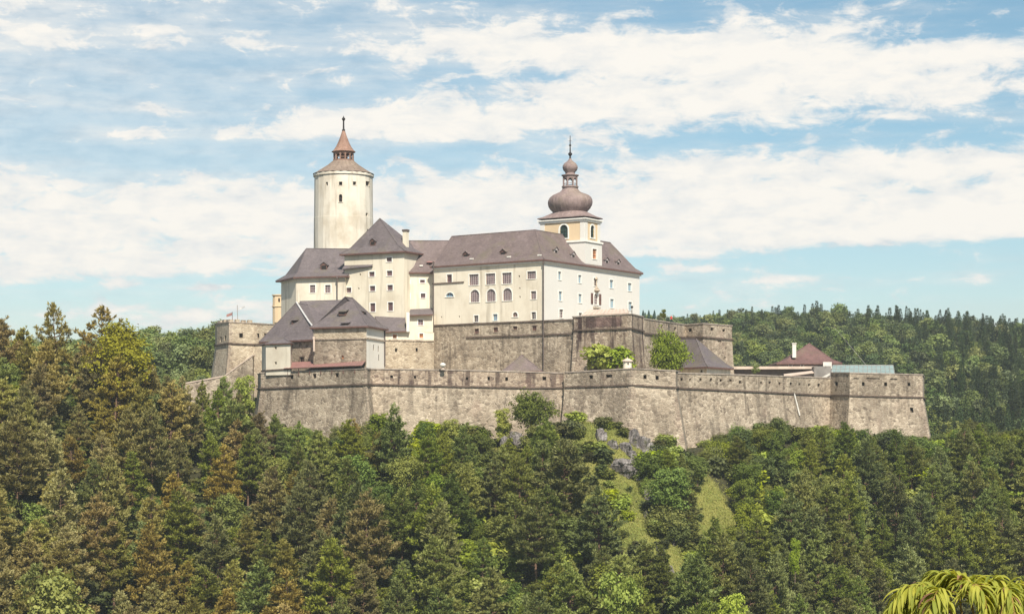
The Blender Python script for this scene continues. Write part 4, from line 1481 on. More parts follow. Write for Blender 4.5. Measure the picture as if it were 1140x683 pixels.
mb = MB(); p0, p1 = P(873, 418.4, 463), P(906, 414.4, 466)
mb.box(p0 - Vector((0, 0, .15)), p1 - p0, Vector((.2, 2.2, .5)), Vector((0, 0, .22))); mb.build('roof_sheet', M['slab'], rp)
rh = thing('farmhouse', (*XY(901, 488), CZ + 8), 'red brown house with pyramid tiled roof and a white chimney inside the walls', 'building')
r0_, r1_ = XY(868, 488), XY(933, 486)
mb = MB()
rr_ = wall_poly(mb, [r0_, r1_, (r1_[0], r1_[1] + 12), (r0_[0], r0_[1] + 12)], CZ + 8, ZH(404.5, 487), 0, {0: [(880, 407.2, 3, 3), (893, 407.2, 3, 3)]})
mb.build('wall', M['browntile'], rh)
for op in rr_[0]:
    window(rh, op, 'glass', nx=2, ny=1, fw=.15)
ap = Vector((*XY(901, 494), ZH(382, 494)))
rrf = roof(rh, expand([r0_, r1_, (r1_[0], r1_[1] + 12), (r0_[0], r0_[1] + 12)], .9), ap, ap, ZH(404.2, 487), 'browntile')
mb = MB(); c_ = P(884, 390, 489); mb.cbox(c_, .95, .95, 3.6); mb.cbox(c_ + Vector((0, 0, 1.8)), 1.2, 1.2, .25); mb.build('chimney', M['whitepaint'], rh)
mb = MB(); p = P(921, 406.4, 485.3); mb.cbox(p, 2.2, .5, 1.7); mb.build('door', M['whitepaint'], rh)
gl = thing('glass_hall', (*XY(960, 476), CZ + 8), 'long low hall with blue green glass roof above the far bastion', 'building')
a, b = XY(925, 474), XY(996, 478)
mb = MB(); mb.prism([a, b, (b[0] + 1, b[1] + 8), (a[0] + 1, a[1] + 8)], CZ + 8, ZH(416, 474)); mb.build('wall', M['concrete'], gl)
mb = MB()
q0, q1, q2, q3 = P(925, 415.6, 473), P(996, 415.4, 477), P(994.5, 406.4, 485), P(927, 406.4, 482)
mb.poly([q0, q1, q2, q3]); mb.poly([q0 - dz, q3 - dz, q2 - dz, q1 - dz])
for p, q in ((q0, q1), (q1, q2), (q2, q3), (q3, q0)):
    mb.poly([p - dz, q - dz, q, p])
glr = mb.build('roof', M['teal'], gl)
mb = MB()
for k in range(15):
    f = k / 14
    mb.tube([q0.lerp(q1, f) + Vector((0, 0, .05)), q3.lerp(q2, f) + Vector((0, 0, .05))], .06, 4)
mb.tube([q0.lerp(q3, .5) + Vector((0, 0, .05)), q1.lerp(q2, .5) + Vector((0, 0, .05))], .05, 4)
mb.tube([q3, q2], .12, 5)
mb.build('glazing_bar', M['concrete'], glr)
lpole = thing('leaning_pole', P(966, 406, 486), 'long thin pale pole leaning above the blue green glass roof', 'pole')
mb = MB(); mb.tube([P(966, 408, 486), P(928, 363, 500)], [.05, .03], 6); mb.build('pole', M['concrete'], lpole)

# ------------------------------------------------------------------ small things on the walls
sr = thing('terrace_roof', P(675, 350, 428), 'pale low seamed roof on top of the square stained bastion', 'roof')
mb = MB()
q0, q1, q2, q3 = P(648, 350.6, 433.4), P(700, 347.8, 426), P(698, 343.6, 435), P(656, 344.4, 441)
mb.poly([q0, q1, q2, q3]); d = Vector((0, 0, .3)); mb.poly([q0 - d, q3 - d, q2 - d, q1 - d])
for p, q in ((q0, q1), (q1, q2), (q2, q3), (q3, q0)):
    mb.poly([p - d, q - d, q, p])
sro = mb.build('roof_sheet', M['slab'], sr)
mb = MB()
for k in range(12):
    f = k / 11
    mb.tube([q0.lerp(q1, f) + Vector((0, 0, .04)), q3.lerp(q2, f) + Vector((0, 0, .04))], .07, 4)
mb.build('seam', M['slab'], sro)
mb = MB(); mb.prism([(p.x, p.y) for p in (q0, q1, q2, q3)], q1.z - 3, q1.z - .35); mb.build('base', M['stone'], sr)

ty = thing('sentry_turret', P(698.5, 411, 413.5), 'little white sentry turret on the point of the bastion', 'turret')
c = XY(698.5, 413.6)
mb = MB()
mb.lathe(c, [(.95, ZH(412, 413.6)), (.95, ZH(402, 413.6))], 12); mb.build('wall', M['cream'], ty)
mb = MB(); mb.lathe(c, [(1.25, ZH(402.2, 413.6)), (1.25, ZH(401.4, 413.6)), (.7, ZH(399.6, 413.6)), (.15, ZH(398.6, 413.6)), (.12, ZH(397.4, 413.6))], 12); mb.build('roof', M['slab'], ty)
mb = MB(); mb.cbox((c[0] + .1, c[1] - .93, ZH(404.8, 413.6)), .28, .1, .42); mb.build('window', M['dark'], ty)

gl2 = thing('globe_lamp', P(493, 412, 419), 'white globe shaped wall ornament standing on the curtain wall', 'ornament')
c = XY(493, 418.4)
mb = MB(); mb.lathe(c, [(.55, ZH(411.5, 418)), (.3, ZH(409.6, 418)), (.3, ZH(408.4, 418))], 10); mb.build('pedestal', M['coping'], gl2)
mb = MB(); mb.lathe(c, [(.12, ZH(408.6, 418)), (.5, ZH(407.8, 418)), (.72, ZH(406, 418)), (.5, ZH(404.2, 418)), (.1, ZH(403.4, 418))], 12); mb.build('globe', M['whitepaint'], gl2, smooth=True)

dp = MB()
_c = [(838, 437, 435.5, 486), (926, 458, 440, 486)]
_pl = [XY(753.6, 420), XY(838, 437), XY(926, 458)]
_o = mitre(_pl)[1:]
_S = [Vector((*XY(c[0], c[1]), ZH(c[2], c[1]))) for c in _c]
_B = []
for c, s_, o_ in zip(_c, _S, _o):
    z_ = ZH(c[3], c[1]) - 3; hh = s_.z - z_
    _B.append(Vector((s_.x + o_.x * hh * .13, s_.y + o_.y * hh * .13, z_)))
def on_wall(x, y):
    u, v = uv_of(_B[0], _B[1], _S[1], _S[0], x, y)
    return lerp4(_B[0], _B[1], _S[1], _S[0], u, v) + Vector((_o[0].x, _o[0].y, 0)) * .2
dp.tube([on_wall(883.3, 437.6), on_wall(886.5, 450), on_wall(889.4, 462)], .2, 8)
tag(dp.build('drainpipe', M['whitepaint']), 'white drainpipe slanting down the battered curtain wall', 'pipe')

fp_ = thing('flagpole', P(264.5, 358, 476), 'thin flagpole with a small pale pennant on the pale crenellated bastion', 'flagpole')
mb = MB(); a, b = P(264.5, 360, 476), P(264.3, 339.5, 476); mb.tube([a, b], .1, 6); mb.build('pole', M['concrete'], fp_)
mb = MB()
pts = [P(266.3, 344.6, 476), P(269, 343.8, 476.3), P(272.5, 341.8, 475.8)]
for i in range(2):
    mb.poly([pts[i], pts[i + 1], pts[i + 1] + Vector((0, 0, .35)), pts[i] + Vector((0, 0, .45))])
    mb.poly([pts[i] + Vector((0, .05, .45)), pts[i + 1] + Vector((0, .05, .35)), pts[i + 1] + Vector((0, .05, 0)), pts[i] + Vector((0, .05, 0))])
mb.tube([P(264.4, 344, 476), pts[0]], .05, 5)
mb.build('pennant', M['flash'], fp_)
fl = thing('small_flag', P(257, 358, 479), 'small drooping brown red flag at the back of the pale bastion', 'flag')
mb = MB(); mb.tube([P(258.6, 359, 481), P(258.6, 347, 481)], .07, 5); mb.build('pole', M['wood'], fl)
mb = MB()
a = P(258.4, 347.6, 481)
rings = [[a + Vector((-.35 * k, .1 * math.sin(k), -.12 * k)), a + Vector((-.35 * k, .1 * math.sin(k + .6), -.12 * k - .7))] for k in range(5)]
mb.grid(rings, closed=False); mb.grid([[p + Vector((0, .04, 0)) for p in r_[::-1]] for r_ in rings], closed=False)
mb.build('cloth', M['redtile'], fl)

for k, x in enumerate((716, 722.3, 728.6)):
    Yp = 440 + k * 3.6
    q = P(x, 356, Yp)
    u = thing('folded_parasol', (q.x, q.y, ZH(358, Yp)), 'folded dark green parasol standing on the bastion terrace beside the palace', 'parasol', 'folded parasols on the bastion terrace')
    mb = MB(); mb.tube([(q.x, q.y, ZH(358, Yp)), (q.x, q.y, ZH(345, Yp))], .06, 6); mb.build('pole', M['wood'], u)
    mb = MB(); mb.lathe((q.x, q.y), [(.12, ZH(354.6, Yp)), (.36, ZH(353.8, Yp)), (.3, ZH(350, Yp)), (.16, ZH(346.4, Yp)), (.05, ZH(344.8, Yp))], 8); mb.build('canopy', M['greencloth'], u)
lmp = thing('lamp_post', P(703, 352, 428), 'dark slim lamp post at the corner of the square bastion', 'lamp')
q = XY(703.5, 429)
mb = MB(); mb.tube([(*q, ZH(353, 429)), (*q, ZH(342.6, 429))], .08, 6); mb.build('post', M['iron'], lmp)
mb = MB(); mb.lathe(q, [(.1, ZH(343, 429)), (.3, ZH(342.2, 429)), (.26, ZH(340.8, 429)), (.06, ZH(340, 429))], 8); mb.build('lantern', M['iron'], lmp)


def person(x, Y, yfeet, h, label, top_m, legs_m, turn=0.0):
    """standing figure grown from a skinned skeleton; clothes are zones of the one continuous body"""
    q = P(x, yfeet, Y)
    s = h / 1.75
    V = [(0, 0, .95), (0, 0, 1.12), (0, 0, 1.32), (0, 0, 1.46), (0, -.01, 1.56), (0, -.02, 1.66), (0, -.01, 1.75),
         (.19, 0, 1.40), (.25, -.03, 1.13), (.22, -.16, .93), (.21, -.2, .83), (-.19, 0, 1.40), (-.25, .02, 1.13), (-.26, -.08, .88), (-.25, -.1, .78),
         (.1, 0, .9), (.11, -.02, .5), (.11, .02, .09), (.12, -.13, .04), (-.1, 0, .9), (-.12, .04, .5), (-.12, .06, .09), (-.13, -.09, .04)]
    Rr = [.13, .125, .15, .07, .055, .095, .07, .06, .045, .035, .04, .06, .045, .035, .04, .085, .062, .045, .04, .085, .062, .045, .04]
    Ed = [(0, 1), (1, 2), (2, 3), (3, 4), (4, 5), (5, 6), (2, 7), (7, 8), (8, 9), (9, 10), (2, 11), (11, 12), (12, 13), (13, 14),
          (0, 15), (15, 16), (16, 17), (17, 18), (0, 19), (19, 20), (20, 21), (21, 22)]
    me = bpy.data.meshes.new('person')
    me.from_pydata([(a * s, b * s, c * s) for a, b, c in V], Ed, [])
    o = bpy.data.objects.new('person', me)
    COL.objects.link(o)
    sk = o.modifiers.new('skin', 'SKIN')
    for v, r_ in zip(me.skin_vertices[0].data, Rr):
        v.radius = (r_ * s, r_ * s * .85)
    me.skin_vertices[0].data[0].use_root = True
    o.modifiers.new('sub', 'SUBSURF').render_levels = 2
    dg = bpy.context.evaluated_depsgraph_get()
    ev = bpy.data.meshes.new_from_object(o.evaluated_get(dg))
    o.modifiers.clear()
    o.data = ev
    ev.materials.clear()
    for m_ in (top_m, legs_m, 'skin', 'wood'):
        ev.materials.append(M[m_])
    for pl_ in ev.polygons:
        c_ = pl_.center / s
        pl_.material_index = 3 if c_.z > 1.7 or (c_.z > 1.62 and c_.y > .03) else 2 if c_.z > 1.47 or (c_.z < 1.1 and abs(c_.x) > .17 and c_.z > .7) else 0 if c_.z > .93 else 1
        pl_.use_smooth = True
    o.location = q
    o.rotation_euler = (0, 0, turn)
    tag(o, label, 'person')
    return o


person(747.3, 452, 360.2, 2.05, 'person in a red top looking over the parapet of the upper wall', 'redcloth', 'greencloth', .3)
person(690, 437, 352.5, 1.85, 'person in a brown top standing beside the pale low terrace roof', 'browntile', 'greencloth', -.4)

# ------------------------------------------------------------------ ground
def Yc(X):
    """distance of the crest / foot of the walls"""
    return np.interp(X, [-400, -140, -95, -60, -28, 0, 22, 32, 75, 95, 140, 400], [380, 385, 392, 424, 407, 411, 405, 405, 447, 447, 452, 480])


def zbase(X):
    return np.interp(X, [-400, -150, -105, -80, -60, -40, 20, 30, 60, 95, 130, 400], [8, 7, 5, 1, -3, -2.5, -3.5, -5, -2.5, -2.5, -5, -12])


SPUR = [(14, 405), (16.5, 384), (18.5, 370), (23.5, 356), (27.5, 344), (31, 330), (34, 310)]


def spur_d(X, Y):
    sx = np.interp(Y, [s[1] for s in SPUR[::-1]], [s[0] for s in SPUR[::-1]])
    return X - sx


def sstep(a, b, x):
    t = np.clip((x - a) / (b - a), 0, 1)
    return t * t * (3 - 2 * t)


def ground(X, Y, fine=True):
    X = np.asarray(X, float); Y = np.asarray(Y, float)
    d = Yc(X) - Y
    dd = np.maximum(d, 0)
    z = zbase(X) - 0.62 * (np.sqrt(dd * dd + 30) - math.sqrt(30))
    z = -66 + np.log1p(np.exp((z + 66) / 4.0)) * 4.0           # levels out in the valley
    s = spur_d(X, Y)
    along = sstep(-4, 8, d) * sstep(105, 70, d)
    z = z + 7.5 * np.exp(-(np.minimum(s, 0) / 7) ** 2 - (np.maximum(s, 0) / 16) ** 2) * along
    zc = -2.3 - 0.31 * np.maximum(Y, -40)
    zc = np.where(Y < 0, -2.3 + 0.06 * np.maximum(Y, -300), zc)
    z = np.maximum(z, zc)
    # behind the crest
    wl = sstep(40, -60, X)
    back_l = np.interp(Y, [440, 500, 640, 800, 1200, 2200], [0, 3, 21, 26, 20, 0])
    back_r = np.interp(Y, [440, 490, 560, 620, 900, 960, 1300, 2200], [-3, -8, -12, -5, 47, 49, 34, 0])
    back_r = back_r + np.interp(X, [0, 120, 260], [0, 0, -6]) * sstep(560, 900, Y)
    bk = wl * back_l + (1 - wl) * back_r
    t = sstep(15, 75, -d)
    z = z * (1 - t) + bk * t
    if fine:
        z = z + 0.5 * np.sin(X * .31 + 1.3 * np.sin(Y * .17)) * np.sin(Y * .27 + X * .11) + 0.8 * np.sin(X * .083 + 2) * np.sin(Y * .071)
    return z + CZ


xs = np.unique(np.concatenate([np.linspace(-1500, -300, 25), np.linspace(-300, 320, 190), np.linspace(320, 1500, 25)]))
ys = np.unique(np.concatenate([np.linspace(-300, 240, 40), np.linspace(240, 480, 110), np.linspace(480, 1000, 70), np.linspace(1000, 2000, 16)]))
GX, GY = np.meshgrid(xs, ys)
GZ = ground(GX, GY)
nx_, ny_ = len(xs), len(ys)
verts = np.stack([GX, GY, GZ], -1).reshape(-1, 3)
faces = [(j * nx_ + i, j * nx_ + i + 1, (j + 1) * nx_ + i + 1, (j + 1) * nx_ + i) for j in range(ny_ - 1) for i in range(nx_ - 1)]
me = bpy.data.meshes.new('ground')
me.from_pydata(verts.tolist(), [], faces)
me.polygons.foreach_set('use_smooth', [True] * len(faces))
# which parts of the slope are open meadow
sd_ = spur_d(GX, GY); dd_ = Yc(GX) - GY
open_ = np.maximum(np.exp(-((GX - 40) / 6) ** 2 - ((GY - 386) / 12) ** 2), 0) + np.exp(-(np.minimum(sd_, 0) / 9) ** 2 - (np.maximum(sd_ - 3, 0) / 14) ** 2) * sstep(-6, 2, dd_) * sstep(95, 60, dd_)
att = me.attributes.new('meadow', 'FLOAT', 'POINT')
att.data.foreach_set('value', open_.reshape(-1).astype(np.float32))


def ground_mat():
    m, t, b = new_mat('hillside')
    p = wpos(t)
    at = t.n('ShaderNodeAttribute'); at.attribute_name = 'meadow'
    n = t.noise(p, .12, 6, .65); f = t.noise(p, 1.3, 6, .7)
    wood = t.ramp(f, [(.3, (.03, .026, .014)), (.5, (.05, .05, .022)), (.7, (.075, .062, .035))])
    g = t.ramp(t.m('ADD', t.m('MULTIPLY', n, .6), t.m('MULTIPLY', f, .4)), [(.33, (.08, .10, .022)), (.48, (.17, .19, .042)), (.6, (.27, .25, .07)), (.72, (.17, .12, .07))])
    mk = t.smooth(t.m('ADD', at.outputs['Fac'], t.m('MULTIPLY', t.m('SUBTRACT', n, .5), .5)), .25, .5)
    t.link(t.mix(mk, wood, g), b.inputs['Base Color'])
    b.inputs['Roughness'].default_value = 1.0
    bump(t, b, f, .5, 1.0)
    return m


M['ground'] = ground_mat()
me.materials.append(M['ground'])
gob = bpy.data.objects.new('ground', me); COL.objects.link(gob)
tag(gob, 'wooded hillside falling from the castle walls to the valley', 'hillside', kind='structure')

# terraces inside the walls
M['court'] = plain_mat('courtyard_gravel', (.32, .27, .2), .95, .3, .4)
mb = MB()
mb.prism([XY(292, 433), XY(406, 415), XY(413, 421), XY(500, 423.5), XY(627, 426), XY(703, 414), XY(750, 413.5), XY(754, 425), XY(838, 441), XY(924, 462), XY(946, 453), XY(1025, 456), XY(1028, 498), XY(700, 500), XY(300, 500)], CZ + 4, CZ + 11.2)
tag(mb.build('terrace_ground', M['court']), 'gravel terrace between the curtain wall and the palace', 'terrace', kind='structure')
mb = MB()
mb.prism([XY(640, 437), XY(702, 427), XY(715.5, 440), XY(763, 466), XY(783, 460), XY(814, 470), XY(812, 500), (40, 500), (33, 480), (8.5, 442)], CZ + 11.3, CZ + 25.0 - .9)
tag(mb.build('upper_terrace_ground', M['court']), 'upper gravel terrace beside the palace', 'terrace', kind='structure')

# ------------------------------------------------------------------ plants: templates
L_ = dict(
    pine=leaf_mat('pine_needles', (.112, .135, .03), (.28, .31, .07), .045, val=(.78, 1.4)),
    warm=leaf_mat('rusty_pine_needles', (.185, .15, .042), (.40, .345, .10), .05),  # warm glow over the left woods painted into the needle colour
    spruce=leaf_mat('spruce_needles', (.044, .07, .03), (.115, .148, .058), .04, val=(.65, 1.5)),
    fbroad=leaf_mat('distant_leaves', (.06, .09, .032), (.15, .19, .06), .05, val=(.6, 1.4)),
    pale=leaf_mat('pale_distant_leaves', (.13, .165, .045), (.28, .32, .095), .05, val=(.75, 1.3)),
    broad=leaf_mat('broad_leaves', (.10, .135, .024), (.235, .275, .05), .06),
    lime=leaf_mat('lime_leaves', (.22, .28, .03), (.43, .48, .06), .03, .35, (.85, 1.2)),
    gold=leaf_mat('golden_leaves', (.20, .19, .025), (.40, .36, .05), .03, .35, (.9, 1.15)),
    shrub=leaf_mat('shrub_leaves', (.06, .075, .02), (.16, .17, .045), .06),
    dry=leaf_mat('dry_grass', (.17, .165, .04), (.34, .33, .085), .05, .3, (.8, 1.25)),
)
R = np.random.default_rng(5)


def quads_mesh(name, C, A, Bv, mat):
    """many leaf faces: centre C, half axes A and Bv; diamond shaped"""
    n = len(C)
    v = np.empty((n, 4, 3), np.float32)
    v[:, 0] = C - A; v[:, 1] = C + Bv - A * .1; v[:, 2] = C + A; v[:, 3] = C - Bv - A * .1
    me = bpy.data.meshes.new(name)
    me.vertices.add(n * 4); me.loops.add(n * 4); me.polygons.add(n)
    me.vertices.foreach_set('co', v.reshape(-1))
    me.loops.foreach_set('vertex_index', np.arange(n * 4, dtype=np.int32))
    me.polygons.foreach_set('loop_start', np.arange(0, n * 4, 4, dtype=np.int32))
    me.polygons.foreach_set('loop_total', np.full(n, 4, np.int32))
    me.update(calc_edges=True)
    me.materials.append(mat)
    return me


def nrmz(a):
    return a / np.maximum(np.linalg.norm(a, axis=-1, keepdims=True), 1e-6)


def rdir(n):
    return nrmz(R.normal(size=(n, 3)))


def needles(tips, dirs, per, length, width):
    """tufts of needle sprays at TIPS pointing roughly along DIRS"""
    n = len(tips)
    C = np.repeat(tips, per, 0); D = np.repeat(dirs, per, 0)
    D = nrmz(D + rdir(len(D)) * .85)
    ln = length * R.uniform(.6, 1.25, (len(D), 1))
    W = nrmz(np.cross(D, nrmz(np.array([0, -.25, .9]) * .9 + rdir(len(D)) * .75)))
    A = D * ln / 2
    return C + A + rdir(len(D)) * length * .25, A, W * width * R.uniform(.7, 1.3, (len(D), 1)) / 2


def mesh_from(mb, name, mats):
    o = mb.build(name, mats)
    me = o.data
    bpy.data.objects.remove(o)
    return me


def make_pine(seed, mat, H=18.0, Rm=4.0, base=.34, gaps=.12, per=9, tuft=1.0, trunk_m='pinebark', flat=.5, dens=1.0):
    rr = random.Random(seed)
    tb = MB()
    lean = (rr.uniform(-.5, .5), rr.uniform(-.5, .5))
    def axis(z):
        f = z / H
        return Vector((lean[0] * f * f + .18 * math.sin(f * 6 + seed), lean[1] * f * f + .15 * math.cos(f * 5 + seed), z))
    tb.tube([axis(H * f) for f in (0, .12, .3, .5, .7, .85, .97)], [.26, .22, .19, .15, .10, .06, .025], 7)
    tips, dirs = [], []
    z = H * base
    while z < H * .985:
        t = (z - H * base) / (H * (1 - base))
        prof = (1 - t ** 1.2) ** 1.0 * (.6 + .4 * min(1, t * 3.5))
        nb = rr.randint(4, 6) if t < .85 else 3
        a0 = rr.uniform(0, 6.28)
        for k in range(nb):
            if rr.random() < gaps:
                continue
            az = a0 + 6.283 * k / nb + rr.uniform(-.4, .4)
            ln = Rm * prof * rr.uniform(.6, 1.2) + .35
            el = math.radians(rr.uniform(-6, 16) + 38 * t * t)
            p0 = axis(z + rr.uniform(-.3, .3))
            dh = Vector((math.cos(az), math.sin(az), 0)); sd = Vector((-dh.y, dh.x, 0))
            def bp(f):
                return p0 + dh * (ln * f * math.cos(el)) + Vector((0, 0, ln * (f * math.sin(el) - .10 * f + .22 * f * f)))
            if ln > .9:
                tb.tube([bp(0), bp(.5), bp(.95)], [.055 + .012 * ln, .04, .015], 4, caps=False)
            nt = max(3, int(ln * ln * 1.5 * dens + 3 * ln * dens))
            pads = []
            for _ in range(max(2, int(ln * 1.5))):
                f = rr.uniform(.3, 1.0) ** .7
                pads.append((f, (f * .5 + .12) * ln * flat * rr.uniform(-1, 1) * (1.15 - .4 * f), rr.gauss(.05, .16)))
            for _ in range(nt):
                f, w, dz_ = rr.choice(pads)
                f += rr.gauss(0, .28) / max(1, ln); w += rr.gauss(0, .30)
                p = bp(f) + sd * w + Vector((0, 0, dz_ + rr.gauss(0, .12) - abs(w) * .08))
                tips.append(p)
                dirs.append(dh * .6 + sd * (w / max(.3, ln)) + Vector((0, 0, .75)))
        z += rr.uniform(.65, 1.05) * (1.0 - .35 * t)
    for _ in range(12):
        tips.append(axis(H * rr.uniform(.93, 1.0)) + Vector((rr.gauss(0, .16), rr.gauss(0, .16), 0))); dirs.append(Vector((0, 0, 1)))
    C, A, B = needles(np.array(tips), np.array(dirs), per, .62 * tuft, .21 * tuft)
    return dict(crown=quads_mesh('pine_crown', C, A, B, mat), trunk=mesh_from(tb, 'pine_trunk', M[trunk_m]), H=H, R=Rm)


def make_spruce(seed, mat, H=20.0, Rm=2.9, per=7):
    rr = random.Random(seed)
    tips, dirs = [], []
    z = H * .1
    while z < H:
        t = (z - H * .1) / (H * .9)
        ln0 = Rm * (1 - t) ** .85 + .2
        nb = 6 if t < .7 else 4
        a0 = rr.uniform(0, 6.28)
        for k in range(nb):
            az = a0 + 6.283 * k / nb + rr.uniform(-.3, .3)
            ln = ln0 * rr.uniform(.7, 1.15)
            dh = Vector((math.cos(az), math.sin(az), 0)); sd = Vector((-dh.y, dh.x, 0))
            for _ in range(max(2, int(ln * 3.6))):
                f = rr.uniform(.2, 1)
                tips.append(Vector((0, 0, z)) + dh * ln * f + sd * rr.uniform(-.35, .35) * ln * f + Vector((0, 0, -.22 * ln * f + .3 * ln * f * f * t - rr.uniform(0, .3))))
                dirs.append(dh + Vector((0, 0, -.1 + .6 * t)))
        z += rr.uniform(.5, .8)
    C, A, B = needles(np.array(tips), np.array(dirs), per, .62, .24)
    tb = MB(); tb.tube([(0, 0, 0), (0, 0, H * .5), (0, 0, H * .97)], [.26, .16, .03], 6)
    return dict(crown=quads_mesh('spruce_crown', C, A, B, mat), trunk=mesh_from(tb, 'spruce_trunk', M['bark']), H=H, R=Rm)


def make_broad(seed, mat, H=14.0, Rm=4.6, base=.22, leaf=.34, lobes=22, sprigs=34, per=11, squash=1.0, trunk_m='bark'):
    rr = random.Random(seed)
    tb = MB()
    cz = H * (base + (1 - base) * .5); rz = H * (1 - base) * .5 * squash
    tb.tube([(0, 0, 0), (.1, .05, H * base), (.0, .1, cz), (.1, .1, H * .85)], [.3, .24, .15, .04], 7)
    C_, D_ = [], []
    for k in range(lobes):
        while True:
            q = Vector((rr.uniform(-1, 1), rr.uniform(-1, 1), rr.uniform(-1, 1)))
            if .35 < q.length < .92:
                break
        wob = .8 + .2 * math.sin(q.x * 3 + seed) * math.cos(q.y * 4 - seed)
        lc = Vector((q.x * Rm * .82 * wob, q.y * Rm * .82 * wob, cz + q.z * rz * .86))
        lr = Rm * rr.uniform(.26, .46)
        tb.tube([(0.05, .05, H * base + rr.uniform(.1, .5) * (lc.z - H * base)), tuple(lc * .5 + Vector((0, 0, lc.z * .42))), tuple(lc)], [.1, .06, .02], 4, caps=False)
        for _ in range(sprigs):
            d = Vector((rr.gauss(0, 1), rr.gauss(0, 1), rr.gauss(.25, 1))).normalized()
            sc = lc + d * lr * rr.uniform(.55, 1.08)
            sc.z = lc.z + (sc.z - lc.z) * .85
            C_.append(sc); D_.append(d)
    C_ = np.array(C_); D_ = np.array(D_)
    C = np.repeat(C_, per, 0) + R.normal(size=(len(C_) * per, 3)) * np.array([.3, .3, .2]) * (Rm / 4.6 * .6 + .4)
    N = nrmz(np.repeat(D_, per, 0) * .9 + rdir(len(C)) * .9 + np.array([0, 0, .5]))
    A = nrmz(np.cross(N, rdir(len(C)))); B = np.cross(N, A)
    s = leaf * R.uniform(.6, 1.3, (len(C), 1)) / 2
    return dict(crown=quads_mesh('leaf_crown', C, A * s * 1.25, B * s * .8, mat), trunk=mesh_from(tb, 'tree_trunk', M[trunk_m]), H=H, R=Rm)


def make_shrub(seed, mat, H=2.6, Rm=1.8, leaf=.3, lobes=8, sprigs=22, per=9):
    return make_broad(seed, mat, H, Rm, .02, leaf, lobes, sprigs, per)


TP = dict(
    pine=[make_pine(s, L_['pine'], 17 + (s % 3), 4.1 + .35 * (s % 4), .26 + .04 * (s % 3), flat=.6) for s in range(6)],
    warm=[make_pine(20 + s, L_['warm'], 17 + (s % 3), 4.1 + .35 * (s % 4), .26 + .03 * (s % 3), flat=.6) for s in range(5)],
    broad=[make_broad(s, L_['broad'], 13 + s % 3, 4.2 + .3 * (s % 3), .18) for s in range(5)],
    lime=[make_broad(30 + s, L_['lime'], 12, 3.9, .14) for s in range(2)],
    gold=[make_broad(40, L_['gold'], 17, 5.0, .15, lobes=30, sprigs=40)],
    shrub=[make_shrub(50 + s, L_['shrub']) for s in range(4)],
    lshrub=[make_shrub(60 + s, L_['lime']) for s in range(2)],
    spruce=[make_spruce(70 + s, L_['spruce'], 20 + s % 2, 2.7 + .2 * s) for s in range(4)],
    fbroad=[make_broad(80 + s, L_['fbroad'], 15, 5, .1, .5, 18, 26, 7) for s in range(3)],
    flime=[make_broad(90, L_['pale'], 14, 5, .1, .5, 18, 26, 7)],
    dshrub=[make_broad(110 + s, L_['broad'], 6, 5.2, .02, .3, 26, 34, 10) for s in range(2)],
    open=[make_pine(99, L_['warm'], 17, 4.2, .52, .3, 8, dens=.5)],
)
NAME = dict(pine='pine_tree', warm='pine_tree', broad='broadleaf_tree', lime='broadleaf_tree', gold='broadleaf_tree', shrub='shrub', lshrub='shrub',
            spruce='spruce_tree', fbroad='broadleaf_tree', flime='broadleaf_tree', open='pine_tree', dshrub='shrub')
CAT = dict(pine_tree='pine tree', broadleaf_tree='broadleaf tree', shrub='shrub', spruce_tree='spruce tree')


def place(kind, X, Y, z, H, label, group=None, idx=None, rz=None, wide=1.0, whole=False, name=None, cat=None):
    t = TP[kind][rnd.randrange(len(TP[kind])) if idx is None else idx]
    nm = name or NAME[kind]
    s = H / t['H']
    def obj(n, me):
        o = bpy.data.objects.new(n, me); COL.objects.link(o); return o
    if whole:
        root = obj(nm, t['crown'])
    else:
        root = obj(nm, None)
        c = obj('crown', t['crown']); c.parent = root
        k = obj('trunk', t['trunk']); k.parent = root
    root.location = (X, Y, z)
    root.rotation_euler = (0, 0, rnd.uniform(0, 6.28) if rz is None else rz)
    root.scale = (s * wide, s * wide, s)
    return tag(root, label, cat or CAT.get(nm, nm.replace('_', ' ')), group)


def gz_(X, Y):
    return float(ground(X, Y))


def place_px(kind, x, Y, ytop, label, ybase=None, wpx=None, **kw):
    X = XY(x, Y)[0]
    z = gz_(X, Y) - .2 if ybase is None else ZH(ybase, Y)
    if wpx is not None:      # crown width in photograph pixels
        t = TP[kind][kw.setdefault('idx', 0)]
        kw['wide'] = wpx * Y / F / 2 / (t['R'] * .97) / ((ZH(ytop, Y) - z) / t['H'])
    return place(kind, X, Y, z, ZH(ytop, Y) - z, label, **kw)


# single trees one can point to
place_px('gold', 130, 396, 353, 'yellow green round broadleaf tree on the skyline beside the dark pines', wide=1.15)
place_px('lime', 62, 322, 630, 'bright lime green broadleaf tree standing alone among the rusty pines', wide=.8)
place_px('open', 62, 392, 339, 'pine with ragged pointed top rising highest on the skyline', idx=0, wide=.8)
place_px('open', 112, 402, 343, 'pine with thin open see-through crown on the skyline')
place_px('open', 203, 432, 419, 'slim dark pine with bare trunk before the low ramp wall', wide=.8)
place_px('pine', 226, 436, 424, 'thin pine in front of the ramp wall, next to the slim bare trunked one', wide=.7)
place_px('pine', 249, 430, 420, 'narrow green pine close to the foot of the pale bastion', wide=.75)
place_px('lime', 272, 446, 414, 'light green leafy tree between the pale bastion and the tan one', wide=.7)
place_px('dshrub', 592, 409, 439, 'dark dense round bush against the curtain wall above the yellow grass', ybase=476, wpx=60, idx=1)
place_px('lime', 560, 412, 452, 'bright light green leafy tree below the curtain wall, next to the dark bush', ybase=500, wpx=26)
place_px('pine', 762, 372, 541, 'dense dark conical pine on the grassy slope beside the rocks', wide=1.3, idx=2)
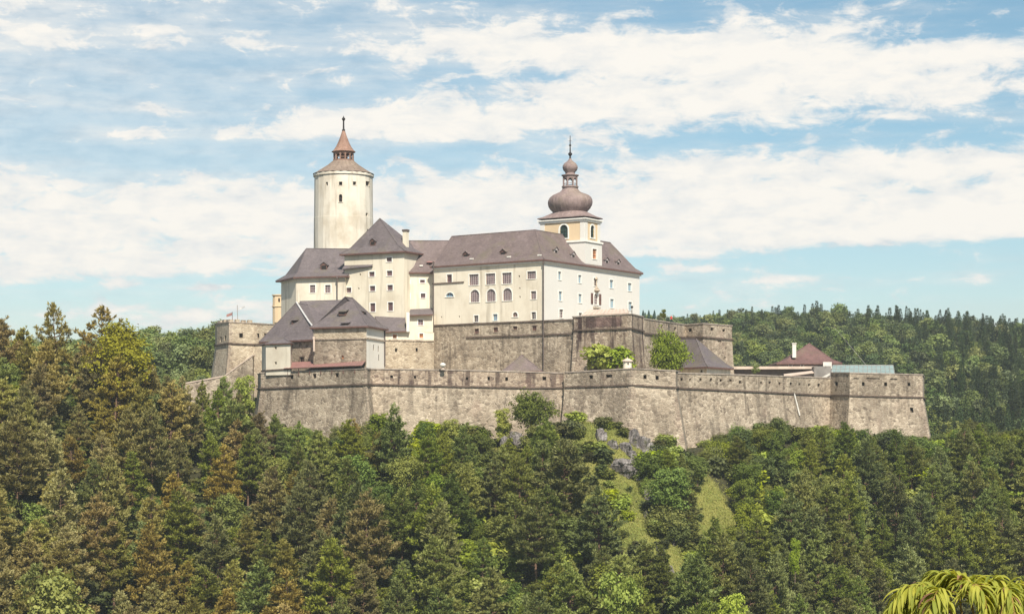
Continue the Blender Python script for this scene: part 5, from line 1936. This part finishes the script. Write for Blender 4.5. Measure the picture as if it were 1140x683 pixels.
place_px('lime', 815, 330, 655, 'small light green tree low on the slope below the grassy spur', wide=.7)
place_px('lime', 690, 326, 628, 'yellow green slender tree at the foot of the rocky spur', wide=.6)
place_px('lime', 885, 340, 596, 'tiny yellow green pointed tree alone in the dark pine slope', ybase=648, wide=.5)
place_px('lshrub', 661, 425.5, 382, 'yellow green rounded bush in front of the square stained bastion', ybase=416, wpx=58)
place_px('lshrub', 687, 423, 385.5, 'smaller yellow green bush right behind the white sentry turret', ybase=414, wpx=40, idx=1)
place_px('dshrub', 744, 428, 372.5, 'round green tree on the terrace left of the small grey roofed house', ybase=418, wpx=53, idx=1, name='broadleaf_tree')
place_px('broad', 841, 452, 404, 'small dark tree peeping over the receding curtain wall', ybase=420, wpx=11)
place_px('broad', 739, 452, 342.5, 'small leafy plant above the parapet beside the person in red', ybase=358, wpx=9, name='potted_plant', cat='plant')

# ------------------------------------------------------------------ the woods
SKY_LINE = [(236, 420), (241, 360), (283, 360), (306, 330), (315, 310), (340, 277), (350, 277), (350, 197), (380, 150), (414, 197), (416, 250), (423, 243), (452, 275), (500, 263), (601, 256), (602, 240), (640, 200), (668, 245), (683, 271), (712, 306), (712, 350), (760, 362), (815, 363), (820, 408), (865, 405), (901, 382), (937, 405), (995, 406), (1027, 417), (1040, 480)]
YLIM_X = [-60, 0, 30, 75, 100, 138, 150, 190, 240, 290, 310, 345, 380, 408, 416, 430, 450, 470, 500, 530, 545, 570, 625, 640, 700, 740, 762, 775, 800, 830, 860, 890, 920, 950, 990, 1010, 1040, 1060, 1100, 1140, 1200]
YLIM_Y = [352, 350, 352, 344, 350, 360, 392, 420, 428, 436, 462, 470, 468, 462, 438, 430, 436, 446, 452, 456, 462, 470, 462, 470, 482, 492, 494, 486, 478, 462, 456, 460, 468, 470, 472, 474, 480, 468, 462, 468, 470]
cand = []      # (kind, X, Y, z, H, wide, zone)
sp_ = 6.7
for row, Y0 in enumerate(np.arange(296, 470, sp_)):
    for X0 in np.arange(-175, 195, sp_):
        X = X0 + rnd.uniform(-.42, .42) * sp_ + (row % 2) * sp_ / 2
        Y = Y0 + rnd.uniform(-.42, .42) * sp_
        px = 570 + F * X / Y
        if px < -230 or px > 1380:
            continue
        d = float(Yc(X)) - Y
        if X < -62:
            if d < -30: continue
            if px > 190 and d < 2: continue
        elif X > 98:
            if d < -22: continue
        elif d < 4.0:
            continue
        s = float(spur_d(X, Y))
        if (-6 < s < 10 and d < 54) or (-6 < s < 14 and 14 < d < 34):
            continue
        if ((X - 40) / 4.5) ** 2 + ((Y - 385) / 9) ** 2 < 1:
            continue
        if 520 < px < 640 and d < 9:
            continue
        z = gz_(X, Y)
        r = rnd.random()
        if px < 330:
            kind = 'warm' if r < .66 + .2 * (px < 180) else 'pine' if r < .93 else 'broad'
        elif px < 430:
            kind = 'warm' if r < .3 else 'pine' if r < .85 else 'broad'
        elif px < 640:
            kind = ('pine' if r < .35 else 'broad' if r < .75 else 'lime') if d < 22 else ('pine' if r < .84 else 'broad' if r < .95 else 'lime')
        elif 770 < px < 890 and d < 45:
            kind = 'broad' if r < .72 else 'lime' if r < .86 else 'pine'
        elif px > 860 and d < 18:
            kind = 'broad' if r < .62 else 'lime' if r < .7 else 'pine'
        elif px > 640 and d > 60 and px < 850:
            kind = 'pine' if r < .7 else 'broad' if r < .92 else 'lime'
        else:
            kind = 'pine' if r < .9 else 'broad'
        H = rnd.uniform(12, 21) if kind in ('pine', 'warm') else rnd.uniform(9, 15)
        if kind == 'lime':
            H *= .75
        lim = float(np.interp(px, YLIM_X, YLIM_Y)) + (rnd.random() ** 1.5) * 26
        if d > 18 and 764 < px < 822:
            lim = max(lim, 556 + rnd.random() * 26)
        if d > 40 and 690 < px < 796:
            lim = max(lim, 598 + rnd.random() * 30)
        Hmax = ZH(lim, Y) - z
        if Hmax < 2.2:
            continue
        H = min(H, Hmax)
        if H < 6.5 and kind in ('pine', 'warm'):
            kind = 'broad' if rnd.random() < .8 else 'lime'
        wide = rnd.uniform(.9, 1.2)
        if H < 9:
            wide *= 1 + (9 - H) * .1
        zone = 'left' if px < 330 else 'mid' if px < 640 else 'right'
        cand.append((kind, X, Y, z - .3, H, wide, zone))

# woods beyond, left and right
for Y0 in np.arange(500, 720, 8.5):
    for X0 in np.arange(-270, -70, 8.5):
        X = X0 + rnd.uniform(-3.6, 3.6); Y = Y0 + rnd.uniform(-3.6, 3.6)
        px = 570 + F * X / Y
        if not (-260 < px < 320): continue
        z = gz_(X, Y); r = rnd.random()
        near = Y < 560
        kind = ('flime' if r < .85 else 'fbroad') if near else ('fbroad' if r < .25 else 'flime' if r < .95 else 'spruce')
        H = rnd.uniform(9, 13) if near else rnd.uniform(12, 18)
        lim = float(np.interp(px, [-40, 140, 165, 185, 210, 240, 265, 300, 320], [372, 372, 356, 366, 357, 352, 349, 372, 380])) + rnd.uniform(0, 12) + (45 if near else 0)
        H = min(H, ZH(lim, Y) - z)
        if H < 4: continue
        cand.append((kind, X, Y, z - .3, H, rnd.uniform(.9, 1.25), 'farleft'))
for Y0 in np.arange(548, 960, 6.6):
    for X0 in np.arange(28, 400, 6.6):
        X = X0 + rnd.uniform(-3.4, 3.4); Y = Y0 + rnd.uniform(-3.4, 3.4)
        px = 570 + F * X / Y
        if not (690 < px < 1440): continue
        z = gz_(X, Y); r = rnd.random()
        bl = float(np.interp(px, [700, 860, 960, 1010, 1140], [.97, .9, .74, .42, .22])) * (1.0 if Y < 850 else .75)
        kind = 'spruce' if r > bl else 'fbroad' if rnd.random() < .6 else 'flime'
        H = (rnd.uniform(9, 18) if kind == 'spruce' else rnd.uniform(9, 17))
        lim = float(np.interp(px, [700, 745, 790, 830, 870, 905, 950, 1000, 1060, 1140, 1200], [347, 348, 346, 336, 340, 333, 335, 339, 344, 350, 354])) + (rnd.random() ** 1.2) * 20
        H = min(H, ZH(lim, Y) - z)
        if H < 5: continue
        if 815 < px < 862 and 585 < Y < 625: continue
        cand.append((kind, X, Y, z - .3, H, rnd.uniform(.85, 1.4), 'farright'))

# how much of each tree the photograph's view shows
BW, BH = 570, 342
buf = np.zeros((BH, BW), bool)
yy, xx = np.mgrid[0:BH, 0:BW]
castle = np.zeros((BH, BW), bool)
cx_ = np.arange(BW) * 2.0
top_c = np.interp(cx_, [p[0] for p in SKY_LINE], [p[1] for p in SKY_LINE], left=999, right=999)
castle[(yy * 2 > top_c[None, :]) & (yy * 2 < 490)] = True
cand.sort(key=lambda c: c[2])
vis = []
done_castle = False
for c in cand:
    if not done_castle and c[2] > 440:
        buf |= castle; done_castle = True
    kind, X, Y, z, H, wide, zone = c
    t = TP[kind][0]
    k = F / Y / 2
    cxp, yb, yt = (570 + F * X / Y) / 2, (480 - F * (z - CZ) / Y) / 2, (480 - F * (z + H - CZ) / Y) / 2
    rw = t['R'] * H / t['H'] * wide * k
    x0, x1 = max(0, int(cxp - rw)), min(BW, int(cxp + rw) + 1)
    y0, y1 = max(0, int(yt)), min(BH, int(yt + (yb - yt) * .8) + 1)
    n_ = 0
    if x1 > x0 and y1 > y0:
        sx_ = (np.arange(x0, x1) - cxp) / max(rw, .5); sy_ = (np.arange(y0, y1) - yt) / max(1, (yb - yt) * .8)
        prof = np.sqrt(np.clip(1 - (1 - np.clip(sy_ * 1.3, 0, 1)) ** 2, 0, 1))
        sel = np.abs(sx_)[None, :] < prof[:, None] * .85
        sub = buf[y0:y1, x0:x1]
        n_ = int((sel & ~sub).sum()); sub |= sel
    vis.append(n_)
GROUPS = {
    ('pine_tree', 'left'): ('rust tinged pine among the crowded pines on the slope below the pale bastion', 'rusty pines on the slope'),
    ('pine_tree', 'mid'): ('green pine among the crowded pines on the slope below the streaked curtain wall', 'pines below the streaked curtain wall'),
    ('pine_tree', 'right'): ('dark green pine among the crowded pines on the shaded slope beyond the rocky spur', 'dark pines beyond the rocky spur'),
    ('broadleaf_tree', 'left'): ('leafy green tree scattered among the rust tinged pines', 'leafy trees among the rusty pines'),
    ('broadleaf_tree', 'mid'): ('leafy green tree on the slope under the streaked curtain wall', 'leafy trees under the streaked curtain wall'),
    ('broadleaf_tree', 'right'): ('leafy green tree on the slope under the receding curtain wall and far bastion', 'leafy trees under the receding curtain wall'),
    ('broadleaf_tree', 'farleft'): ('round leafy tree on the hill behind the pale bastion', 'trees on the hill behind the pale bastion'),
    ('spruce_tree', 'farleft'): ('dark spruce on the hill behind the pale bastion', 'spruces on the hill behind the pale bastion'),
    ('broadleaf_tree', 'farright'): ('round leafy tree on the wooded hill behind the glass roofed hall', 'leafy trees on the far wooded hill'),
    ('spruce_tree', 'farright'): ('dark pointed spruce on the wooded hill behind the far bastion', 'spruces on the far wooded hill'),
}
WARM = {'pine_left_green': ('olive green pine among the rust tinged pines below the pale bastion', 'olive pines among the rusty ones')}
CAP = dict(pine_tree=285, broadleaf_tree=270, spruce_tree=290)
count = {}
rest = []
for i in sorted(range(len(cand)), key=lambda k: -vis[k]):
    kind, X, Y, z, H, wide, zone = cand[i]
    nm = NAME[kind]
    far = zone.startswith('far')
    px = 570 + F * X / Y
    if vis[i] >= (8 if not far else 4) and count.get(nm, 0) < CAP[nm] and -10 < px < 1150:
        count[nm] = count.get(nm, 0) + 1
        lab, grp = GROUPS[(nm, zone)]
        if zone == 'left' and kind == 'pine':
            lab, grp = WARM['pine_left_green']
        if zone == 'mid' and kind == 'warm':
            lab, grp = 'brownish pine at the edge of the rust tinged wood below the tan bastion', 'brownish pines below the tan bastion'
        if kind == 'lime':
            lab, grp = ('bright ' + lab, 'bright ' + grp)
        if kind == 'flime':
            lab, grp = ('pale ' + lab, 'pale ' + grp)
        place(kind, X, Y, z, H, lab, grp, wide=wide, whole=far)
    else:
        rest.append((kind, X, Y, z, H, wide))
print('individual trees', count, 'rest', len(rest))


def stuff_forest(name, label, cat, items):
    """every remaining tree as one object: points that a geometry-nodes tree turns into instances"""
    kinds = sorted({it[0] for it in items})
    me = bpy.data.meshes.new(name)
    me.from_pydata([(it[1], it[2], it[3]) for it in items], [], [])
    s = me.attributes.new('tree_scale', 'FLOAT_VECTOR', 'POINT')
    s.data.foreach_set('vector', np.array([[it[4] / TP[it[0]][0]['H'] * it[5]] * 2 + [it[4] / TP[it[0]][0]['H']] for it in items], np.float32).reshape(-1))
    k = me.attributes.new('tree_kind', 'INT', 'POINT')
    k.data.foreach_set('value', np.array([kinds.index(it[0]) for it in items], np.int32))
    o = bpy.data.objects.new(name, me); COL.objects.link(o)
    ng = bpy.data.node_groups.new(name, 'GeometryNodeTree')
    ng.interface.new_socket('Geometry', in_out='INPUT', socket_type='NodeSocketGeometry')
    ng.interface.new_socket('Geometry', in_out='OUTPUT', socket_type='NodeSocketGeometry')
    N = ng.nodes; Lk = ng.links
    gi, go = N.new('NodeGroupInput'), N.new('NodeGroupOutput')
    jn = N.new('GeometryNodeJoinGeometry')
    sc = N.new('GeometryNodeInputNamedAttribute'); sc.data_type = 'FLOAT_VECTOR'; sc.inputs[0].default_value = 'tree_scale'
    kd = N.new('GeometryNodeInputNamedAttribute'); kd.data_type = 'INT'; kd.inputs[0].default_value = 'tree_kind'
    rv = N.new('FunctionNodeRandomValue'); rv.data_type = 'FLOAT_VECTOR'
    rv.inputs[0].default_value = (0, 0, 0); rv.inputs[1].default_value = (0, 0, 6.28)
    for n_, kname in enumerate(kinds):
        # a placed tree of this kind supplies the shape
        src = next(ob for ob in COL.objects if ob.data is not None and ob.type == 'MESH' and ob.data in [t['crown'] for t in TP[kname]])
        oi = N.new('GeometryNodeObjectInfo'); oi.transform_space = 'ORIGINAL'; oi.inputs[0].default_value = src
        cmp_ = N.new('FunctionNodeCompare'); cmp_.data_type = 'INT'; cmp_.operation = 'EQUAL'
        Lk.new(kd.outputs[0], cmp_.inputs[2]); cmp_.inputs[3].default_value = n_
        ip = N.new('GeometryNodeInstanceOnPoints')
        Lk.new(gi.outputs[0], ip.inputs['Points']); Lk.new(cmp_.outputs[0], ip.inputs['Selection'])
        Lk.new(oi.outputs['Geometry'], ip.inputs['Instance'])
        Lk.new(sc.outputs[0], ip.inputs['Scale']); Lk.new(rv.outputs[0], ip.inputs['Rotation'])
        Lk.new(ip.outputs[0], jn.inputs[0])
    Lk.new(jn.outputs[0], go.inputs[0])
    md = o.modifiers.new('trees', 'NODES'); md.node_group = ng
    return tag(o, label, cat, kind='stuff')


far_rest = [r for r in rest if r[2] > 475]
near_rest = [r for r in rest if r[2] <= 475]
if near_rest:
    stuff_forest('forest', 'remaining pines and leafy trees mostly hidden within the slope forest', 'forest', near_rest)
if far_rest:
    stuff_forest('distant_forest', 'dense mass of distant trees covering the far hill', 'forest', far_rest)

ug = []
for Y0 in np.arange(300, 470, 4.4):
    for X0 in np.arange(-130, 145, 4.4):
        X = X0 + rnd.uniform(-2, 2); Y = Y0 + rnd.uniform(-2, 2)
        px = 570 + F * X / Y
        d = float(Yc(X)) - Y; s = float(spur_d(X, Y))
        if not -40 < px < 1180 or (-62 < X < 98 and d < 9) or d < -25: continue
        if (-7 < s < 10 and d < 60) or ((X - 40) / 7) ** 2 + ((Y - 386) / 12) ** 2 < 1: continue
        z = gz_(X, Y)
        H = min(rnd.uniform(2, 6), ZH(float(np.interp(px, YLIM_X, YLIM_Y)) + 10, Y) - z)
        if H < 1.5: continue
        ug.append((rnd.choice(('shrub', 'dshrub', 'dshrub', 'lshrub') if px > 330 else ('shrub', 'shrub', 'dshrub')), X, Y, z - .3, H, rnd.uniform(1, 1.5)))

# ------------------------------------------------------------------ rocky spur
def rock_mat():
    m, t, b = new_mat('grey_rock')
    p = wpos(t)
    n = t.noise(scaled(t, p, (1, 1, .5)), .9, 8, .7)
    f = t.noise(scaled(t, p, (1.5, 1.5, .4)), 2.2, 6, .7)
    c = t.ramp(t.m('ADD', t.m('MULTIPLY', n, .6), t.m('MULTIPLY', f, .4)), [(.36, (.035, .03, .028)), (.47, (.12, .105, .1)), (.56, (.27, .245, .23)), (.68, (.6, .57, .54))])
    moss = t.noise(p, .5, 5, .65)
    c = t.mix(t.m('MULTIPLY', t.smooth(moss, .52, .66), .7), c, (.09, .095, .03))
    t.link(c, b.inputs['Base Color'])
    bump(t, b, t.m('ADD', n, f), .3, .9)
    return m


M['rock'] = rock_mat()


def rock_mesh(seed):
    from mathutils import noise as mn
    rr = random.Random(seed)
    bm = bmesh.new()
    bmesh.ops.create_icosphere(bm, subdivisions=5, radius=1)
    planes = [(Vector((rr.gauss(0, 1), rr.gauss(0, 1), rr.gauss(0, .5))).normalized(), rr.uniform(.35, .8)) for _ in range(16)]
    off = Vector((seed * 3.1, seed, 0))
    for v in bm.verts:
        for n_, d_ in planes:
            k = v.co.dot(n_) - d_
            if k > 0:
                v.co -= n_ * k
        c = v.co.copy()
        r_ = mn.ridged_multi_fractal(Vector((c.x * 1.4, c.y * 1.4, c.z * .8)) + off, .9, 2.1, 5, 1.0, 2.0)
        v.co *= .82 + .16 * r_
        st = mn.cell(Vector((c.x * 3.2, c.y * 3.2, c.z * 1.6)) + off)
        v.co += Vector((c.x, c.y, 0)) * .16 * st
    me = bpy.data.meshes.new('rock'); bm.to_mesh(me); bm.free()
    me.materials.append(M['rock'])
    return me


RK = [rock_mesh(s) for s in range(5)]
rock_spots = [(706, 492, 399, 2.6, 2.4), (714, 499, 397, 2.4, 2.3), (697, 503, 397, 2.2, 1.8), (722, 507, 396, 2.6, 2.6), (729, 516, 394, 2.2, 2.8), (704, 511, 396, 2.2, 1.6),
              (689, 524, 391, 3.2, 2.2), (700, 527, 391, 2.8, 2.6), (711, 531, 390, 2.4, 2.2), (735, 527, 392, 2.0, 3.0), (730, 540, 388, 2.6, 2.4), (742, 520, 394, 1.6, 2.2),
              (721, 556, 384, 1.6, 2.6), (723, 566, 382, 1.8, 2.6), (719, 577, 379, 1.5, 1.6), (668, 490, 402, 2.2, 2.2), (680, 497, 400, 1.6, 1.4),
              (738, 628, 352, 1.5, 3.2), (744, 640, 349, 1.7, 3.0), (735, 655, 346, 1.7, 2.4), (715, 622, 356, 1.3, 1.3), (750, 606, 361, 1.2, 1.8), (573, 492, 404, 2.4, 2.0), (563, 494, 404, 1.8, 1.5), (583, 494, 404, 1.6, 1.6)]
for k, (x, y, Y, sx_, sz_) in enumerate(rock_spots):
    # slide along the sight line until it meets the hillside
    Yh = Y
    for Yt in np.arange(300, 420, .5):
        X_, _ = XY(x, Yt)
        if ZH(y, Yt) <= gz_(X_, Yt):
            Yh = Yt; break
    X_, _ = XY(x, Yh)
    me = RK[k % len(RK)]
    o = bpy.data.objects.new('rock', me); COL.objects.link(o)
    o.location = (X_, Yh + .3, ZH(y, Yh)); o.scale = (sx_ * 1.15, sx_ * .9, sz_ * 1.1)
    o.rotation_euler = (rnd.uniform(-.3, .3), rnd.uniform(-.3, .3), rnd.uniform(0, 6.28))
    if x < 600:
        tag(o, 'grey white streaked rock below the dark round bush and yellow grass', 'rock', 'rocks below the dark bush')
    elif y > 600:
        tag(o, 'pale rock ledge low on the spur among shrubs', 'rock', 'rock ledges low on the spur')
    else:
        tag(o, 'grey white craggy rock of the outcrop below the pointed bastion', 'rock', 'rocks of the outcrop')

# shrubs on the open spur
ns = 0
tries = 0
while ns < 185 and tries < 4000:
    tries += 1
    Y = rnd.uniform(338, 404)
    X = float(np.interp(Y, [s[1] for s in SPUR[::-1]], [s[0] for s in SPUR[::-1]])) + rnd.uniform(-9, 24)
    d = float(Yc(X)) - Y
    if d < 1.5 or d > 66: continue
    s = float(spur_d(X, Y))
    px = 570 + F * X / Y
    zg = gz_(X, Y)
    py = 480 - F * (zg - CZ) / Y
    # leave the two grassy slopes and the crags clear
    if 3.5 < s < 9 and 14 < d < 48 and rnd.random() < .9: continue
    if -6 < s < -1 and 18 < d < 30 and rnd.random() < .8: continue
    if ((X - 40) / 5) ** 2 + ((Y - 386) / 9) ** 2 < 1 and rnd.random() < .75: continue
    if any(abs(px - r_[0]) < 8 and -6 < py - r_[1] < 16 for r_ in rock_spots) and rnd.random() < .9: continue
    H = rnd.uniform(1.2, 3.6) * (1.25 if s < -3 or s > 11 else 1)
    k = 'shrub' if rnd.random() < .74 else 'lshrub'
    place(k, X, Y, zg - .2, H, ('bright green' if k == 'lshrub' else 'olive green') + ' shrub on the grassy rocky spur below the pointed bastion',
          ('bright' if k == 'lshrub' else 'olive') + ' shrubs on the rocky spur', wide=rnd.uniform(.9, 1.5), whole=True)
    ns += 1

# shrubs along the foot of the walls
for _ in range(150):
    px = rnd.choice((rnd.uniform(300, 640), rnd.uniform(752, 1045), rnd.uniform(752, 1045)))
    Yw = float(np.interp(px, [290, 408, 412, 627, 703, 752, 758, 926, 946, 1040], [430, 410, 416, 421, 409, 408, 418, 455, 447, 452]))
    Y = Yw - rnd.uniform(3.5, 10)
    X = XY(px, Y)[0]
    if -7 < float(spur_d(X, Y)) < 9 and px < 752: continue
    if 545 < px < 635: continue
    zg = gz_(X, Y)
    lim = float(np.interp(px, YLIM_X, YLIM_Y)) + rnd.uniform(4, 22)
    H = min(rnd.uniform(2.5, 6), ZH(lim, Y) - zg)
    if H < 1.2: continue
    k = 'shrub' if rnd.random() < .5 else 'lshrub' if rnd.random() < .4 else 'dshrub'
    place(k, X, Y, zg - .3, H, {'shrub': 'olive', 'lshrub': 'bright green', 'dshrub': 'dark green'}[k] + ' shrub at the foot of the long curtain walls',
          {'shrub': 'olive', 'lshrub': 'bright', 'dshrub': 'dark'}[k] + ' shrubs at the foot of the walls', wide=rnd.uniform(.9, 1.4), whole=True)

stuff_forest('undergrowth', 'tangled undergrowth covering the forest floor between the trees', 'undergrowth', ug)

# tufts of dry grass on the open slope: one countless mass
gp = []
for _ in range(26000):
    Y = rnd.uniform(332, 408)
    X = float(np.interp(Y, [s[1] for s in SPUR[::-1]], [s[0] for s in SPUR[::-1]])) + rnd.uniform(-10, 18)
    d = float(Yc(X)) - Y
    if d < .5: continue
    gp.append((X, Y))
for _ in range(3000):
    X = rnd.uniform(-6, 8); Y = rnd.uniform(397, 410)
    if float(Yc(X)) - Y > .5:
        gp.append((X, Y))
for _ in range(5000):
    gp.append((rnd.gauss(41, 5), rnd.gauss(387, 8)))
gp = np.array(gp)
gz = ground(gp[:, 0], gp[:, 1])
C = np.stack([gp[:, 0], gp[:, 1], gz + .15], -1)
D = nrmz(np.array([0, 0, 1.0]) + rdir(len(C)) * .7)
Wd = nrmz(np.cross(D, rdir(len(C))))
ln = R.uniform(.25, .6, (len(C), 1))
me = quads_mesh('grass', C, D * ln / 2, Wd * .09, L_['dry'])
o = bpy.data.objects.new('grass', me); COL.objects.link(o)
tag(o, 'dry yellow green grass on the open rocky spur', 'grass', kind='stuff')

# ------------------------------------------------------------------ power lines behind the far bastion
pw = thing('power_line', P(1100, 452, 640), 'thin power cables crossing in front of the far wooded hill', 'cable')
for k, y in enumerate((446, 452, 458)):
    mb = MB()
    a, b = P(1042, y - 1 + k, 640), P(1290, y - 4, 600)
    mb.tube([a.lerp(b, f) - Vector((0, 0, 1.1 * 4 * f * (1 - f))) for f in np.linspace(0, 1, 12)], .035, 4)
    mb.build('cable', M['iron'], pw)

# ------------------------------------------------------------------ near tree with long drooping leaves
def near_tree():
    Yn = 13.0
    cx0, _ = XY(1082, Yn)
    gx, gy = cx0 + .15, Yn + .4
    zg = gz_(gx, gy)
    root = thing('ailanthus_tree', (gx, gy, zg - .1), 'near sapling with long drooping yellow green leaves at the lower edge of the view', 'tree')
    lm = leaf_mat('long_leaves', (.15, .25, .007), (.52, .54, .016), .03, .45, (1, 1))
    dead = leaf_mat('withered_leaves', (.16, .07, .03), (.32, .17, .06), .02, .2, (1, 1))
    top = ZH(641, Yn)
    tb = MB()
    tb.tube([(gx, gy, zg - .3), (gx + .05, gy, (zg + top) / 2), (gx, gy, top - .35)], [.09, .07, .04], 8)
    leaves = MB()
    rr = random.Random(3)
    arcs = [[(1080, 705, 0), (1050, 665, -.1), (1022, 651, -.15), (1000, 662, -.2), (987, 690, -.2)],
            [(1090, 705, 0), (1075, 655, 0), (1052, 639, .05), (1030, 646, .1), (1012, 672, .12)],
            [(1095, 705, .1), (1085, 655, .1), (1064, 641, .15), (1046, 656, .2), (1040, 690, .2)],
            [(1100, 705, 0), (1095, 660, -.1), (1108, 645, -.15), (1130, 657, -.2), (1148, 690, -.2)],
            [(1110, 705, .1), (1120, 660, .1), (1140, 649, .1), (1163, 659, .15), (1186, 692, .1)],
            [(1090, 705, -.1), (1080, 664, -.2), (1086, 650, -.3), (1096, 664, -.4), (1100, 695, -.45)],
            [(1075, 705, .2), (1068, 656, .25), (1080, 643, .35), (1100, 650, .45), (1118, 680, .5)],
            [(1070, 705, -.1), (1052, 668, -.25), (1046, 656, -.35), (1038, 670, -.45), (1030, 700, -.5)],
            [(1105, 705, -.1), (1112, 668, -.2), (1122, 655, -.3), (1128, 672, -.4), (1130, 705, -.45)],
            [(1065, 705, 0), (1040, 680, -.05), (1020, 668, -.1), (1006, 676, -.1), (996, 705, -.1)],
            [(1090, 705, .3), (1092, 662, .45), (1094, 650, .6), (1097, 660, .75), (1100, 690, .85)],
            [(1120, 705, 0), (1140, 668, .2), (1160, 655, .4), (1185, 668, .5), (1205, 700, .5)]]
    for arc in arcs:
        ctrl = [P(x_, y_, Yn + o_) for x_, y_, o_ in arc]
        pts = []
        for i in range(len(ctrl) - 1):      # smooth curve through the control points
            p0, p1, p2, p3 = ctrl[max(0, i - 1)], ctrl[i], ctrl[i + 1], ctrl[min(len(ctrl) - 1, i + 2)]
            for f in np.linspace(0, 1, 9)[:-1]:
                f = float(f)
                pts.append(.5 * (2 * p1 + (p2 - p0) * f + (2 * p0 - 5 * p1 + 4 * p2 - p3) * f * f + (3 * p1 - p0 - 3 * p2 + p3) * f ** 3))
        tb.tube(pts, [.009 - .006 * i / len(pts) for i in range(len(pts))], 5, 1)
        for i in range(7, len(pts)):
            t = (pts[i] - pts[i - 1]).normalized()
            sv = t.cross(Vector((0, 0, 1)))
            sv = sv.normalized() if sv.length > .1 else Vector((0, 1, 0))
            for sg in (-1, 1, -1, 1, -1, 1):
                ph = rr.uniform(-.9, .9)
                sd = (sv * sg * math.cos(ph) + t.cross(sv) * math.sin(ph))
                L = rr.uniform(.10, .20); w = L * rr.uniform(.065, .095)
                dcur = (sd * .7 + t * .75 + Vector((rr.uniform(-.2, .2), rr.uniform(-.2, .2), rr.uniform(-.3, .2)))).normalized()
                mt = 1 if rr.random() < .04 else 0
                wv = dcur.cross(Vector((rr.uniform(-.4, .4), rr.uniform(-.4, .4), 1))).normalized()
                p = pts[i].lerp(pts[i - 1], rr.random())
                rows = []
                n_ = 7
                dr = rr.uniform(.18, .42)
                for s_ in range(n_ + 1):
                    f = s_ / n_
                    ww = w * math.sin(math.pi * min(1, f * .95 + .05)) ** .8 * (1 - .3 * f)
                    up = wv.cross(dcur).normalized()
                    rows.append([p - wv * ww + up * ww * .4, p, p + wv * ww + up * ww * .4])
                    p = p + dcur * (L / n_)
                    dcur = (dcur + Vector((0, 0, -dr))).normalized()
                leaves.grid(rows, mt, closed=False)
    tb.build('trunk', [M['bark'], plain_mat('leaf_stalk', (.3, .2, .06), .6, .2, 8)], root)
    lv = leaves.build('leaves', [lm, dead], root, smooth=True)


near_tree()

# ------------------------------------------------------------------ air
def haze():
    mb = MB()
    zb = float(GZ.min()) - 1.0
    mb.box((-1520, -320, zb), (3040, 0, 0), (0, 2340, 0), (0, 0, CZ + 76 - zb))
    m = bpy.data.materials.new('thin_haze'); m.use_nodes = True
    t = NT(m.node_tree)
    v = t.n('ShaderNodeVolumePrincipled')
    v.inputs['Color'].default_value = (.79, .87, .93, 1)
    v.inputs['Density'].default_value = HAZE
    v.inputs['Anisotropy'].default_value = .2
    o = t.n('ShaderNodeOutputMaterial'); t.link(v.outputs[0], o.inputs['Volume'])
    ob = mb.build('haze', m)
    tag(ob, 'thin pale summer haze in the air', 'haze', kind='stuff')


HAZE = 0.00014
haze()
